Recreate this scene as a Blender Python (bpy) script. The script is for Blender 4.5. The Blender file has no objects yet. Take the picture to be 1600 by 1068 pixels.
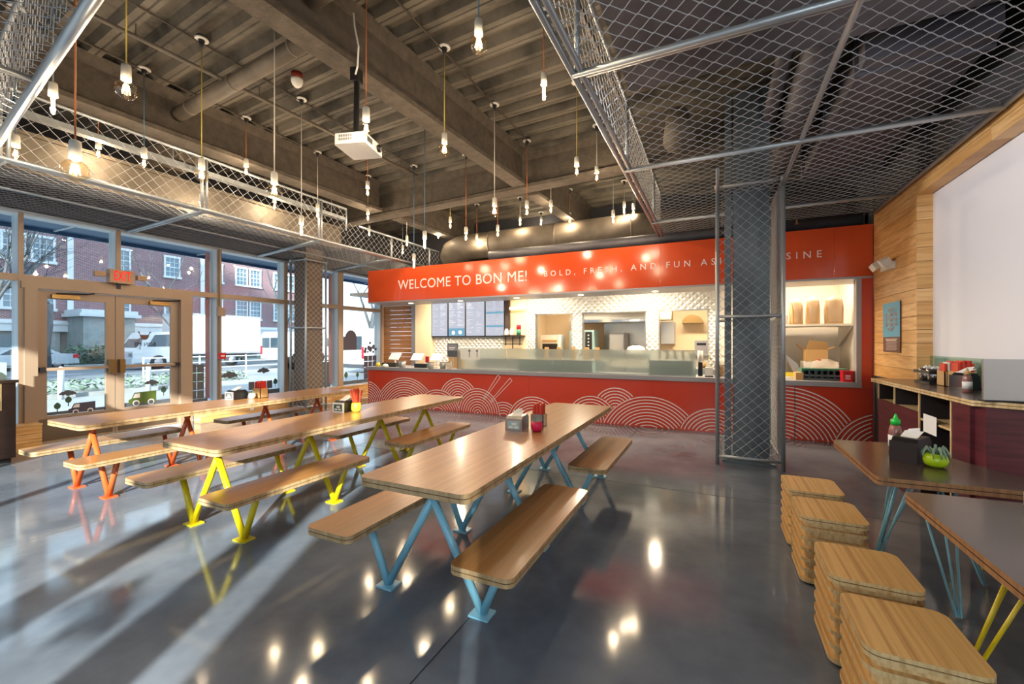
import bpy, math, random
from mathutils import Vector, Matrix
random.seed(7)
SC = bpy.context.scene
COL = SC.collection
R = math.radians

# ---------------------------------------------------------------- camera, sky, sun, exposure
cam = bpy.data.cameras.new('camera')
cam.sensor_width = 36.0
cam.lens = 36.0 * 667.0 / 1600.0
cam.clip_start = 0.05
cam.clip_end = 400
cam_o = bpy.data.objects.new('camera', cam)
COL.objects.link(cam_o)
cam_o.location = (0, 0, 1.5)
cam_o.rotation_euler = (R(90), 0, R(25.49))
SC.camera = cam_o

world = bpy.data.worlds.new('sky')
SC.world = world
world.use_nodes = True
bg = world.node_tree.nodes['Background']
bg.inputs[0].default_value = (0.62, 0.80, 1.0, 1)
bg.inputs[1].default_value = 1.7

sun = bpy.data.lights.new('sun', 'SUN')
sun.energy = 9.5
sun.angle = R(1.2)
sun.color = (1.0, 0.94, 0.84)
sun_o = bpy.data.objects.new('sun', sun)
COL.objects.link(sun_o)
EL = R(22)
sd = Vector((-0.47 * math.cos(EL), 0.883 * math.cos(EL), -math.sin(EL)))
sun_o.rotation_euler = sd.to_track_quat('-Z', 'Y').to_euler()
sun_o.location = (6, -12, 8)

SC.view_settings.view_transform = 'Standard'
SC.view_settings.look = 'None'
SC.view_settings.exposure = 0.95
SC.view_settings.gamma = 1.0
SC.view_settings.use_curve_mapping = False
SC.cycles.use_denoising = True
SC.cycles.max_bounces = 10
SC.cycles.diffuse_bounces = 5
SC.cycles.glossy_bounces = 5
SC.cycles.transparent_max_bounces = 24
SC.cycles.sample_clamp_indirect = 6.0
SC.cycles.caustics_reflective = False
SC.cycles.caustics_refractive = False

# ---------------------------------------------------------------- materials
def lin(h):
    h = h.lstrip('#')
    o = []
    for i in (0, 2, 4):
        c = int(h[i:i + 2], 16) / 255.0
        o.append(c / 12.92 if c <= 0.04045 else ((c + 0.055) / 1.055) ** 2.4)
    return (o[0], o[1], o[2], 1)

def mat(name, hexc, rough=0.5, metal=0.0, spec=0.5, coat=0.0, noise=None, bump=None, emit=None):
    """noise=(hex2, scale(x,y,z), lo, hi); bump=(scale, strength)"""
    m = bpy.data.materials.new(name)
    m.use_nodes = True
    nt = m.node_tree
    b = nt.nodes['Principled BSDF']
    b.inputs['Base Color'].default_value = lin(hexc)
    b.inputs['Roughness'].default_value = rough
    b.inputs['Metallic'].default_value = metal
    b.inputs['Specular IOR Level'].default_value = spec
    if coat:
        b.inputs['Coat Weight'].default_value = coat
        b.inputs['Coat Roughness'].default_value = 0.12
    if emit:
        b.inputs['Emission Color'].default_value = lin(emit[0])
        b.inputs['Emission Strength'].default_value = emit[1]
    if noise or bump:
        tc = nt.nodes.new('ShaderNodeTexCoord')
    if noise:
        h2, sc, lo, hi = noise
        mp = nt.nodes.new('ShaderNodeMapping')
        mp.inputs['Scale'].default_value = sc
        nz = nt.nodes.new('ShaderNodeTexNoise')
        nz.inputs['Scale'].default_value = 1.0
        nz.inputs['Detail'].default_value = 5.0
        nz.inputs['Roughness'].default_value = 0.6
        rp = nt.nodes.new('ShaderNodeMapRange')
        rp.inputs['From Min'].default_value = lo
        rp.inputs['From Max'].default_value = hi
        mx = nt.nodes.new('ShaderNodeMix')
        mx.data_type = 'RGBA'
        mx.inputs[6].default_value = lin(hexc)
        mx.inputs[7].default_value = lin(h2)
        nt.links.new(tc.outputs['Object'], mp.inputs['Vector'])
        nt.links.new(mp.outputs[0], nz.inputs['Vector'])
        nt.links.new(nz.outputs['Fac'], rp.inputs['Value'])
        nt.links.new(rp.outputs[0], mx.inputs[0])
        nt.links.new(mx.outputs[2], b.inputs['Base Color'])
    if bump:
        nb = nt.nodes.new('ShaderNodeTexNoise')
        nb.inputs['Scale'].default_value = bump[0]
        nb.inputs['Detail'].default_value = 4.0
        bn = nt.nodes.new('ShaderNodeBump')
        bn.inputs['Strength'].default_value = bump[1]
        bn.inputs['Distance'].default_value = 0.02
        nt.links.new(tc.outputs['Object'], nb.inputs['Vector'])
        nt.links.new(nb.outputs['Fac'], bn.inputs['Height'])
        nt.links.new(bn.outputs[0], b.inputs['Normal'])
    return m

def emis(name, hexc, strength):
    m = bpy.data.materials.new(name)
    m.use_nodes = True
    nt = m.node_tree
    nt.nodes.remove(nt.nodes['Principled BSDF'])
    e = nt.nodes.new('ShaderNodeEmission')
    e.inputs[0].default_value = lin(hexc)
    e.inputs[1].default_value = strength
    nt.links.new(e.outputs[0], nt.nodes['Material Output'].inputs[0])
    return m

def glass(name, tint='#ffffff', refl=0.07, rough=0.02, edge=False):
    m = bpy.data.materials.new(name)
    m.use_nodes = True
    nt = m.node_tree
    nt.nodes.remove(nt.nodes['Principled BSDF'])
    t = nt.nodes.new('ShaderNodeBsdfTransparent')
    t.inputs[0].default_value = lin(tint)
    g = nt.nodes.new('ShaderNodeBsdfGlossy')
    g.inputs['Roughness'].default_value = rough
    x = nt.nodes.new('ShaderNodeMixShader')
    x.inputs[0].default_value = refl
    if edge:
        lw = nt.nodes.new('ShaderNodeLayerWeight')
        lw.inputs[0].default_value = 0.35
        mr = nt.nodes.new('ShaderNodeMapRange')
        mr.inputs['To Min'].default_value = 0.04
        mr.inputs['To Max'].default_value = 0.30
        nt.links.new(lw.outputs['Facing'], mr.inputs['Value'])
        nt.links.new(mr.outputs[0], x.inputs[0])
    nt.links.new(t.outputs[0], x.inputs[1])
    nt.links.new(g.outputs[0], x.inputs[2])
    nt.links.new(x.outputs[0], nt.nodes['Material Output'].inputs[0])
    return m

def frosted(name, tint, op, thru=0.6, blur=None):
    m = bpy.data.materials.new(name)
    m.use_nodes = True
    nt = m.node_tree
    b = nt.nodes['Principled BSDF']
    b.inputs['Base Color'].default_value = lin(tint)
    b.inputs['Roughness'].default_value = 0.3
    t = nt.nodes.new('ShaderNodeBsdfTransparent' if blur is None else 'ShaderNodeBsdfRefraction')
    if blur is not None:
        t.inputs['Roughness'].default_value = blur
        t.inputs['IOR'].default_value = 1.3
        t.inputs['Color'].default_value = lin('#eef3f2')
    tr = nt.nodes.new('ShaderNodeBsdfTranslucent')
    tr.inputs[0].default_value = lin(tint)
    a = nt.nodes.new('ShaderNodeMixShader')
    a.inputs[0].default_value = thru
    x = nt.nodes.new('ShaderNodeMixShader')
    x.inputs[0].default_value = op
    nt.links.new(b.outputs[0], a.inputs[1])
    nt.links.new(tr.outputs[0], a.inputs[2])
    nt.links.new(t.outputs[0], x.inputs[1])
    nt.links.new(a.outputs[0], x.inputs[2])
    nt.links.new(x.outputs[0], nt.nodes['Material Output'].inputs[0])
    return m

def brick_mat(name, c1, c2, mortar, bw, bh, ms):
    m = bpy.data.materials.new(name)
    m.use_nodes = True
    nt = m.node_tree
    b = nt.nodes['Principled BSDF']
    b.inputs['Roughness'].default_value = 0.85
    tc = nt.nodes.new('ShaderNodeTexCoord')
    sx = nt.nodes.new('ShaderNodeSeparateXYZ')
    cb = nt.nodes.new('ShaderNodeCombineXYZ')
    br = nt.nodes.new('ShaderNodeTexBrick')
    br.inputs['Color1'].default_value = lin(c1)
    br.inputs['Color2'].default_value = lin(c2)
    br.inputs['Mortar'].default_value = lin(mortar)
    br.inputs['Scale'].default_value = 1.0
    br.inputs['Brick Width'].default_value = bw
    br.inputs['Row Height'].default_value = bh
    br.inputs['Mortar Size'].default_value = ms
    nt.links.new(tc.outputs['Object'], sx.inputs[0])
    nt.links.new(sx.outputs['Y'], cb.inputs['X'])
    nt.links.new(sx.outputs['Z'], cb.inputs['Y'])
    nt.links.new(cb.outputs[0], br.inputs['Vector'])
    nt.links.new(br.outputs['Color'], b.inputs['Base Color'])
    return m

M = {}
M['floor'] = mat('polished_concrete', '#747c89', 0.10, spec=0.38, noise=('#525966', (1.1, 1.1, 1), 0.35, 0.68), bump=(2.2, 0.02))
M['joint'] = mat('joint_filler', '#232427', 0.6)
M['deck'] = mat('steel_deck', '#6b645a', 0.75, 0.0, noise=('#37342f', (1.4, 3.0, 1), 0.42, 0.66))
M['beam'] = mat('fireproofed_beam', '#5b5249', 0.95, noise=('#463f38', (9, 9, 9), 0.35, 0.7), bump=(40, 0.5))
M['dark_ceiling'] = mat('black_ceiling', '#34343a', 0.8)
M['duct_dark'] = mat('dark_duct', '#6a6871', 0.55, 0.35, noise=('#4d4c55', (1.2, 1.2, 1.2), 0.4, 0.65))
M['duct'] = mat('painted_duct', '#6f655a', 0.6, noise=('#5a5248', (3, 3, 3), 0.4, 0.65))
M['galv'] = mat('galvanised_pipe', '#aab1b8', 0.34, 0.55)
M['wire'] = mat('galvanised_wire', '#a9acb2', 0.5, 0.1)
M['colsteel'] = mat('column_steel', '#6a7680', 0.5, 0.2, noise=('#525d66', (3, 3, 1), 0.4, 0.65))
M['colbrown'] = mat('column_cladding', '#6b5b4e', 0.6)
M['red'] = mat('red_panel', '#da5226', 0.14, spec=0.5, coat=0.3)
M['redlow'] = mat('red_counter_panel', '#d04128', 0.2, spec=0.5, coat=0.25)
M['white'] = mat('white_vinyl', '#efe6e4', 0.4)
M['whitep'] = mat('white_plastic', '#e9e7e2', 0.35)
M['graytrim'] = mat('grey_trim', '#a09da2', 0.4, 0.3)
M['wood'] = mat('plank_wood', '#ecc084', 0.42, noise=('#bf8747', (1.2, 3, 34), 0.36, 0.72))
M['wood2'] = mat('plank_wood_b', '#dfae6e', 0.42, noise=('#c08b4d', (1.2, 3, 30), 0.36, 0.72))
M['woodpanel'] = mat('kitchen_wood', '#b5783f', 0.4, noise=('#96602f', (2, 2, 40), 0.36, 0.7))
M['bamboo'] = mat('bamboo_ply', '#dcb274', 0.4, coat=0.05, noise=('#b3864e', (44, 0.8, 10), 0.43, 0.67))
M['bambooedge'] = mat('bamboo_edge', '#d9bd8c', 0.45, noise=('#b8945f', (40, 40, 6), 0.42, 0.66))
M['tabletop'] = mat('tabletop_bamboo', '#a57645', 0.30, coat=0.12, noise=('#8b6138', (38, 0.6, 4), 0.38, 0.7))
M['plyedge'] = mat('ply_edge', '#bfa37c', 0.45, noise=('#9c8058', (24, 24, 4), 0.42, 0.66))
M['plycore'] = mat('ply_core', '#4a3524', 0.5)
M['darktop'] = mat('dark_laminate', '#4b3a33', 0.25, coat=0.25, noise=('#3d2f2a', (30, 1, 3), 0.4, 0.7))
M['plyedge2'] = mat('ply_edge_brown', '#a87c55', 0.45, noise=('#84603f', (36, 36, 4), 0.42, 0.66))
M['maroon'] = mat('maroon_laminate', '#5c232b', 0.35, noise=('#3a141b', (2, 2, 30), 0.4, 0.7))
M['darkwood'] = mat('espresso_wood', '#33221c', 0.4, noise=('#251813', (2, 2, 26), 0.4, 0.7))
M['black'] = mat('black_plastic', '#17171a', 0.4)
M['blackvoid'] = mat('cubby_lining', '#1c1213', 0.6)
M['orange'] = mat('orange_paint', '#cf5f2a', 0.3, coat=0.2)
M['yellow'] = mat('yellow_paint', '#dcc614', 0.3, coat=0.2)
M['blue'] = mat('blue_paint', '#86c3dc', 0.3, coat=0.2)
M['bronze'] = mat('bronze_aluminium', '#a48d79', 0.4, 0.1)
M['mullion'] = mat('daylit_aluminium', '#cfd8de', 0.4, 0.0)  # blue daylight on the mullion sides is put into this colour
M['brass'] = mat('brass_hardware', '#9c7f52', 0.3, 0.8)
M['steel'] = mat('stainless_steel', '#b4b4b1', 0.28, 0.85)
M['kick'] = mat('kick_plate', '#8a7661', 0.3, 0.7)
M['glass'] = glass('window_glass', '#f6fbfb', 0.06)
M['bulbglass'] = glass('bulb_glass', '#fff4e0', 0.10, 0.05, True)
M['greenglass'] = glass('counter_glass', '#dcece5', 0.10)
M['frost'] = frosted('frosted_glass', '#b4bcbc', 0.30, 0.6, 0.28)
M['fill_blind'] = frosted('added_fill_blind', '#f6f8fc', 0.97, 0.9)
M['filament'] = emis('filament', '#ffd9a0', 14.0)
M['filament_hot'] = emis('filament_hot', '#ffe6bd', 30.0)
M['cream'] = mat('cream_wall', '#e0c9a6', 0.6)
M['creamw'] = mat('white_wall', '#e4ded4', 0.55)
M['screenwall'] = mat('projection_wall', '#e9e9ef', 0.5)
M['quilt'] = mat('quilted_steel', '#d3d3cf', 0.38, 0.3)
M['ceramic'] = mat('ceramic_socket', '#bdb9b0', 0.45)
M['smokered'] = mat('detector_red', '#8a2d1c', 0.5)
M['screen'] = emis('menu_screen', '#dfe3f2', 0.42)
M['screenblue'] = emis('menu_screen_blue', '#8cc4e0', 0.42)
M['ink'] = mat('grey_print', '#8b93a6', 0.6)
M['decalgrey'] = mat('grey_decal', '#565a63', 0.6)
M['decalpurple'] = mat('purple_decal', '#4d4656', 0.6)
M['decalgreen'] = mat('olive_decal', '#566b2a', 0.6)
M['decaltree'] = mat('green_decal', '#3d5a48', 0.6)
M['exitred'] = emis('exit_letters', '#ff2a24', 0.9)
M['beigebox'] = mat('exit_box', '#b39274', 0.5)
M['firered'] = mat('fire_red', '#c01f24', 0.35)
M['posterblue'] = mat('poster_blue', '#5fb3dc', 0.5)
M['posterbrown'] = mat('poster_brown', '#6b443e', 0.5)
M['posterletter'] = mat('poster_lettering', '#dcc9c4', 0.5)
M['kraft'] = mat('kraft_paper', '#c79f6a', 0.7)
M['plasticbag'] = frosted('clear_plastic', '#f2ece2', 0.4)
M['redplastic'] = mat('red_plastic', '#d01128', 0.35)
M['greencrate'] = mat('green_crate', '#2f6b55', 0.5)
M['crate'] = mat('grey_crate', '#59676c', 0.5)
M['pinkpot'] = mat('pink_pot', '#d81f55', 0.35)
M['limepot'] = mat('lime_pot', '#b4d81c', 0.3)
M['yellowpot'] = mat('yellow_pot', '#dcc83a', 0.35)
M['whitepot'] = mat('white_pot', '#e8e6e0', 0.35)
M['succulent'] = mat('succulent_leaf', '#8aa594', 0.5)
M['soil'] = mat('potting_soil', '#2c2420', 0.9)
M['capgreen'] = mat('green_cap', '#16b53a', 0.35)
M['sauce'] = mat('sauce_bottle', '#8d5a52', 0.15, coat=0.4)
M['paper'] = mat('napkin_paper', '#ebe6df', 0.7)
M['redbox'] = mat('red_packets', '#bf2418', 0.5)
M['chopred'] = mat('red_print_sleeve', '#d8472b', 0.5)
M['tealblur'] = mat('teal_tray', '#9fc0c4', 0.4)
M['chrome'] = mat('chrome', '#c9c9c9', 0.12, 1.0)
# outdoors
M['brick'] = brick_mat('far_brick', '#643a42', '#78484f', '#a39496', 0.24, 0.09, 0.014)
M['stone'] = mat('pale_stone', '#979b9b', 0.8, noise=('#858989', (2, 2, 2), 0.4, 0.7))
M['whitepaint'] = mat('white_paint', '#c9cdd1', 0.5)
M['farpane'] = mat('far_pane', '#5d7482', 0.15, spec=0.8)
M['asphalt'] = mat('asphalt', '#6c737b', 0.6, noise=('#5c6369', (0.25, 2.0, 1), 0.35, 0.7))
M['pavement'] = mat('sidewalk_concrete', '#8f9396', 0.7, noise=('#7d8185', (0.6, 0.6, 1), 0.4, 0.7))
M['lawn'] = mat('lawn', '#5f7350', 0.9, noise=('#465a3c', (3, 3, 3), 0.4, 0.7))
M['bark'] = mat('bark', '#4f5459', 0.9, noise=('#383c40', (8, 8, 2), 0.4, 0.7))
M['shrub'] = mat('shrub_leaf', '#58735a', 0.8, noise=('#7f9a7c', (5, 5, 5), 0.4, 0.7))
M['truckwhite'] = mat('truck_white', '#c6c9cd', 0.35, coat=0.2)
M['carsilver'] = mat('car_silver', '#c3cbd2', 0.25, 0.4, coat=0.4)
M['tyre'] = mat('tyre', '#26282b', 0.8)
M['autoglass'] = mat('auto_glass', '#33424e', 0.1, spec=0.8)
M['tail'] = mat('tail_lamp', '#c4232f', 0.3)
M['canopyblue'] = mat('canopy_blue', '#2b5d8a', 0.5)
M['fence'] = mat('metal_fence', '#c9d2d8', 0.4, 0.3)
M['cargrey'] = mat('dark_trim', '#3a4048', 0.5)
# ---------------------------------------------------------------- mesh helpers
class MB:
    def __init__(s):
        s.v = []; s.f = []; s.m = []; s.mi = 0
    def add(s, vs, fs):
        b = len(s.v)
        s.v.extend([tuple(p) for p in vs])
        for f in fs:
            s.f.append(tuple(b + i for i in f)); s.m.append(s.mi)
        return s
    def box(s, x0, x1, y0, y1, z0, z1, mx=None):
        vs = [(x, y, z) for x in (x0, x1) for y in (y0, y1) for z in (z0, z1)]
        if mx is not None:
            vs = [mx @ Vector(p) for p in vs]
        return s.add(vs, [(0, 1, 3, 2), (4, 6, 7, 5), (0, 4, 5, 1), (2, 3, 7, 6), (0, 2, 6, 4), (1, 5, 7, 3)])
    def tube(s, p0, p1, r, n=8, r1=None, cap=True):
        p0 = Vector(p0); p1 = Vector(p1); d = (p1 - p0)
        if d.length < 1e-6:
            return s
        d.normalize()
        a = Vector((0, 0, 1)) if abs(d.z) < 0.9 else Vector((1, 0, 0))
        u = d.cross(a).normalized(); w = d.cross(u)
        r1 = r if r1 is None else r1
        vs = []
        for p, rr in ((p0, r), (p1, r1)):
            for i in range(n):
                t = 2 * math.pi * i / n
                vs.append(p + (u * math.cos(t) + w * math.sin(t)) * rr)
        fs = [(i, (i + 1) % n, n + (i + 1) % n, n + i) for i in range(n)]
        if cap:
            fs += [tuple(range(n))[::-1], tuple(range(n, 2 * n))]
        return s.add(vs, fs)
    def path(s, pts, r, n=6, closed=False):
        pts = [Vector(p) for p in pts]
        k = len(pts); rings = []
        up = Vector((0.13, 0.21, 0.97))
        for i, p in enumerate(pts):
            a = pts[i - 1] if i > 0 else (pts[-1] if closed else pts[0])
            b = pts[i + 1] if i < k - 1 else (pts[0] if closed else pts[-1])
            d = (b - a).normalized()
            u = d.cross(up)
            if u.length < 1e-4:
                u = d.cross(Vector((1, 0, 0)))
            u.normalize(); w = d.cross(u)
            rr = r[i] if isinstance(r, (list, tuple)) else r
            rings.append([p + (u * math.cos(2 * math.pi * j / n) + w * math.sin(2 * math.pi * j / n)) * rr for j in range(n)])
        vs = [q for g in rings for q in g]; fs = []
        for i in range(k - 1 if not closed else k):
            a = i * n; b = ((i + 1) % k) * n
            for j in range(n):
                fs.append((a + j, a + (j + 1) % n, b + (j + 1) % n, b + j))
        if not closed:
            fs += [tuple(range(n))[::-1], tuple(range((k - 1) * n, k * n))]
        return s.add(vs, fs)
    def lathe(s, prof, c=(0, 0, 0), n=16):
        vs = []; fs = []
        for (r, z) in prof:
            for i in range(n):
                t = 2 * math.pi * i / n
                vs.append((c[0] + r * math.cos(t), c[1] + r * math.sin(t), c[2] + z))
        for k in range(len(prof) - 1):
            for i in range(n):
                fs.append((k * n + i, k * n + (i + 1) % n, (k + 1) * n + (i + 1) % n, (k + 1) * n + i))
        fs.append(tuple(range(n))[::-1]); fs.append(tuple(range((len(prof) - 1) * n, len(prof) * n)))
        return s.add(vs, fs)
    def prism(s, poly, z0, z1, edge_mi=None):
        n = len(poly)
        vs = [(p[0], p[1], z0) for p in poly] + [(p[0], p[1], z1) for p in poly]
        s.add(vs, [tuple(range(n))[::-1], tuple(range(n, 2 * n))])
        k = s.mi
        if edge_mi is not None:
            s.mi = edge_mi
        b = len(s.v) - 2 * n
        for i in range(n):
            s.f.append((b + i, b + (i + 1) % n, b + n + (i + 1) % n, b + n + i)); s.m.append(s.mi)
        s.mi = k
        return s
    def prismy(s, poly, y0, y1):
        """polygon in (x,z) extruded along y"""
        n = len(poly)
        vs = [(p[0], y0, p[1]) for p in poly] + [(p[0], y1, p[1]) for p in poly]
        return s.add(vs, [tuple(range(n)), tuple(range(n, 2 * n))[::-1]] + [(i, n + i, n + (i + 1) % n, (i + 1) % n) for i in range(n)])
    def prismx(s, poly, x0, x1):
        """polygon in (y,z) extruded along x"""
        n = len(poly)
        vs = [(x0, p[0], p[1]) for p in poly] + [(x1, p[0], p[1]) for p in poly]
        return s.add(vs, [tuple(range(n))[::-1], tuple(range(n, 2 * n))] + [(i, (i + 1) % n, n + (i + 1) % n, n + i) for i in range(n)])
    def build(s, name, mats, parent=None, smooth=False, loc=None):
        me = bpy.data.meshes.new(name)
        me.from_pydata(s.v, [], s.f)
        if not isinstance(mats, (list, tuple)):
            mats = [mats]
        for m in mats:
            me.materials.append(m)
        if len(mats) > 1:
            me.polygons.foreach_set('material_index', s.m)
        if smooth:
            me.polygons.foreach_set('use_smooth', [True] * len(me.polygons))
        me.update()
        return link(name, me, parent, loc)

def link(name, me, parent=None, loc=None):
    o = bpy.data.objects.new(name, me)
    COL.objects.link(o)
    if parent is not None:
        o.parent = parent
    if loc is not None:
        o.location = loc
    return o

def tag(o, label=None, cat=None, group=None, kind=None):
    if label: o['label'] = label
    if cat: o['category'] = cat
    if group: o['group'] = group
    if kind: o['kind'] = kind
    return o

def thing(name, label, cat, loc=(0, 0, 0), rz=0, group=None):
    o = bpy.data.objects.new(name, None)
    COL.objects.link(o)
    o.location = loc
    o.rotation_euler = (0, 0, rz)
    o.empty_display_size = 0.1
    return tag(o, label, cat, group)

def setting(name, loc=(0, 0, 0)):
    o = bpy.data.objects.new(name, None)
    COL.objects.link(o)
    o.location = loc
    o['kind'] = 'structure'
    return o

def rrect(x0, x1, y0, y1, r, n=5):
    pts = []
    for cx, cy, a in ((x1 - r, y1 - r, 0), (x0 + r, y1 - r, 90), (x0 + r, y0 + r, 180), (x1 - r, y0 + r, 270)):
        for i in range(n + 1):
            t = R(a + 90 * i / n)
            pts.append((cx + r * math.cos(t), cy + r * math.sin(t)))
    return pts

def rpoly(poly, r, n=4):
    out = []; k = len(poly)
    for i in range(k):
        p = Vector(poly[i]); a = (Vector(poly[i - 1]) - p).normalized(); b = (Vector(poly[(i + 1) % k]) - p).normalized()
        p0 = p + a * r; p1 = p + b * r
        for j in range(n + 1):
            t = j / n
            q = p0 * (1 - t) ** 2 + p * 2 * t * (1 - t) + p1 * t * t
            out.append((q.x, q.y))
    return out

def text_mesh(body, width, height, depth=0.004, space=1.0, bold=0.0):
    """mesh of the words lying in local XZ, facing -Y, fitted to width x height, origin lower left"""
    cu = bpy.data.curves.new('lettering', 'FONT')
    cu.body = body
    cu.size = 1.0
    cu.space_character = space
    cu.offset = bold
    cu.extrude = 0.02
    cu.resolution_u = 3
    o = bpy.data.objects.new('lettering', cu)
    COL.objects.link(o)
    dg = bpy.context.evaluated_depsgraph_get()
    me = bpy.data.meshes.new_from_object(o.evaluated_get(dg))
    bpy.data.objects.remove(o)
    bpy.data.curves.remove(cu)
    xs = [v.co.x for v in me.vertices]; ys = [v.co.y for v in me.vertices]
    x0, x1, y0, y1 = min(xs), max(xs), min(ys), max(ys)
    for v in me.vertices:
        x = (v.co.x - x0) / (x1 - x0) * width
        z = (v.co.y - y0) / (y1 - y0) * height
        y = -depth * 0.5 - v.co.z / 0.02 * depth * 0.5
        v.co = (x, y, z)
    return me

def split_loose(me):
    """list of (verts, faces) for each connected piece of a mesh"""
    n = len(me.vertices); par = list(range(n))
    def find(a):
        while par[a] != a:
            par[a] = par[par[a]]; a = par[a]
        return a
    for p in me.polygons:
        v0 = find(p.vertices[0])
        for v in p.vertices[1:]:
            par[find(v)] = v0
    groups = {}
    for p in me.polygons:
        groups.setdefault(find(p.vertices[0]), []).append(tuple(p.vertices))
    out = []
    for fs in groups.values():
        ids = sorted({v for f in fs for v in f}); ix = {v: i for i, v in enumerate(ids)}
        out.append(([tuple(me.vertices[v].co) for v in ids], [tuple(ix[v] for v in f) for f in fs]))
    return out

def chainlink(name, o, u, v, W, Hh, pu, pv, parent, r=0.0028, mtl='wire', n=3):
    """woven zig-zag wires covering o + [0,W]u + [0,Hh]v"""
    o = Vector(o); u = Vector(u).normalized(); v = Vector(v).normalized(); w = u.cross(v)
    mb = MB()
    nu = int(W / (pu / 2)); nv = int(Hh / (pv / 2))
    du = W / nu; dv = Hh / nv
    for i in range(nu):
        pts = []
        for j in range(nv + 1):
            side = (i + j) % 2
            pts.append(o + u * du * (i + side) + v * dv * j + w * (r * 1.1 if side else -r * 1.1))
        mb.path(pts, r, n)
    ob = mb.build(name, M[mtl], parent)
    ob['kind'] = 'stuff'
    return ob
# ================================================================ THE SETTING
# floor: polished concrete slabs with saw-cut joints
floor = setting('floor')
jx = [-8.97, -8.15, -4.68, -1.21, 2.26, 3.0]
jy = [-1.75, 4.62, 8.05, 13.0]
MB().box(-8.97, 3.0, -1.75, 13.0, -0.14, -0.008).build('joint_bed', M['joint'], floor)
g = 0.0045
for i in range(len(jx) - 1):
    for j in range(len(jy) - 1):
        MB().box(jx[i] + g, jx[i + 1] - g, jy[j] + g, jy[j + 1] - g, -0.10, 0.0).build('slab', M['floor'], floor)

# ceiling: corrugated steel deck, the structure turned 4 degrees to the room
TH = R(-4.0)
ROT = Matrix.Rotation(TH, 4, 'Z')
def rot(x, y, z):
    return ROT @ Vector((x, y, z))
ceil = setting('ceiling')
mb = MB()
prof = []
y = -3.2; p = 0.30
while y < 14.0:
    prof += [(y, 4.72), (y + 0.115, 4.72), (y + 0.15, 4.63), (y + 0.205, 4.63), (y + 0.215, 4.645), (y + 0.225, 4.63), (y + 0.265, 4.63)]
    y += p
vs = []; fs = []
for (yy, zz) in prof:
    vs.append(rot(-11.0, yy, zz)); vs.append(rot(4.6, yy, zz))
for i in range(len(prof) - 1):
    fs.append((2 * i, 2 * i + 2, 2 * i + 3, 2 * i + 1))
mb.add(vs, fs)
mb.build('ribbed_deck', M['deck'], ceil)
MB().box(-9.3, 3.2, -2.2, 13.4, 4.78, 4.95).build('roof_slab', M['dark_ceiling'], ceil)

def ibeam(name, x0, y0, x1, y1, zb=4.05, zt=4.64, fw=0.23):
    d = Vector((x1 - x0, y1 - y0)); L = d.length; a = math.atan2(d.y, d.x)
    mx = Matrix.Translation((x0, y0, 0)) @ Matrix.Rotation(a, 4, 'Z')
    m = MB()
    h = fw / 2
    sec = [(-h, zb), (h, zb), (h, zb + 0.055), (0.06, zb + 0.10), (0.05, zt - 0.12), (0.11, zt), (-0.11, zt), (-0.05, zt - 0.12), (-0.06, zb + 0.10), (-h, zb + 0.055)]
    n = len(sec)
    vs = [mx @ Vector((0, q[0], q[1])) for q in sec] + [mx @ Vector((L, q[0], q[1])) for q in sec]
    m.add(vs, [tuple(range(n))[::-1], tuple(range(n, 2 * n))] + [(i, (i + 1) % n, n + (i + 1) % n, n + i) for i in range(n)])
    return m.build(name, M['beam'], ceil)
ibeam('steel_beam', -3.39, -1.7, -2.90, 6.35)
ibeam('steel_beam', -2.88, 6.85, -2.70, 9.8)
ibeam('steel_beam', -6.42, -1.7, -6.02, 6.45, fw=0.3)
ibeam('steel_beam', -5.98, 6.95, -5.85, 9.8, fw=0.26)
ibeam('steel_beam', -8.9, 6.98, 2.9, 6.20, fw=0.26)

# walls
w = setting('wall_left')           # spandrel above the glazing
MB().box(-9.05, -8.72, -1.75, 9.9, 3.34, 4.75).build('spandrel', M['dark_ceiling'], w)
w = setting('wall_back')           # behind the counter, above the kitchen ceiling
MB().box(-9.05, 3.0, 9.9, 10.05, 2.75, 4.75).build('upper_wall', M['dark_ceiling'], w)
MB().box(2.06, 3.0, 7.82, 9.9, 2.75, 4.75).build('side_wall', M['dark_ceiling'], w)
w = setting('wall_front')          # window wall behind the photographer
MB().box(-0.62, 3.0, -1.75, -1.6, 0.0, 0.9).build('solid_wall', M['creamw'], w)
MB().box(-0.62, 3.0, -1.75, -1.6, 3.2, 4.75).build('solid_wall', M['creamw'], w)
MB().box(-0.62, -0.5, -1.75, -1.6, 0.9, 3.2).build('solid_wall', M['creamw'], w)
MB().box(2.1, 3.0, -1.75, -1.6, 0.9, 3.2).build('solid_wall', M['creamw'], w)
for (a, b) in ((-0.5, 0.75), (0.75, 2.1)):  # unseen bays with translucent blinds, added as soft fill for the right side
    MB().box(a + .01, b - .01, -1.655, -1.650, 0.9, 3.2).build('added_fill_blind', M['fill_blind'], w)
    MB().box(a, b, -1.69, -1.68, 0.9, 3.2).build('pane', M['glass'], w)
MB().box(-8.97, -0.62, -1.75, -1.6, 3.3, 4.75).build('solid_wall', M['dark_ceiling'], w)
MB().box(-8.97, -0.62, -1.75, -1.6, 0.0, 0.30).build('sill_wall', M['bronze'], w)
for (a, b) in ((-1.26, -0.94), (-2.24, -1.94), (-4.3, -4.22), (-5.9, -5.82), (-7.5, -7.42), (-8.97, -8.9)):
    MB().box(a, b, -1.75, -1.6, 0.30, 3.3).build('pier', M['bronze'], w)
MB().box(-8.97, -0.62, -1.72, -1.63, 2.36, 2.46).build('transom_bar', M['bronze'], w)
MB().box(-8.97, -0.62, -1.69, -1.68, 0.30, 3.3).build('pane', M['glass'], w)

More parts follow.
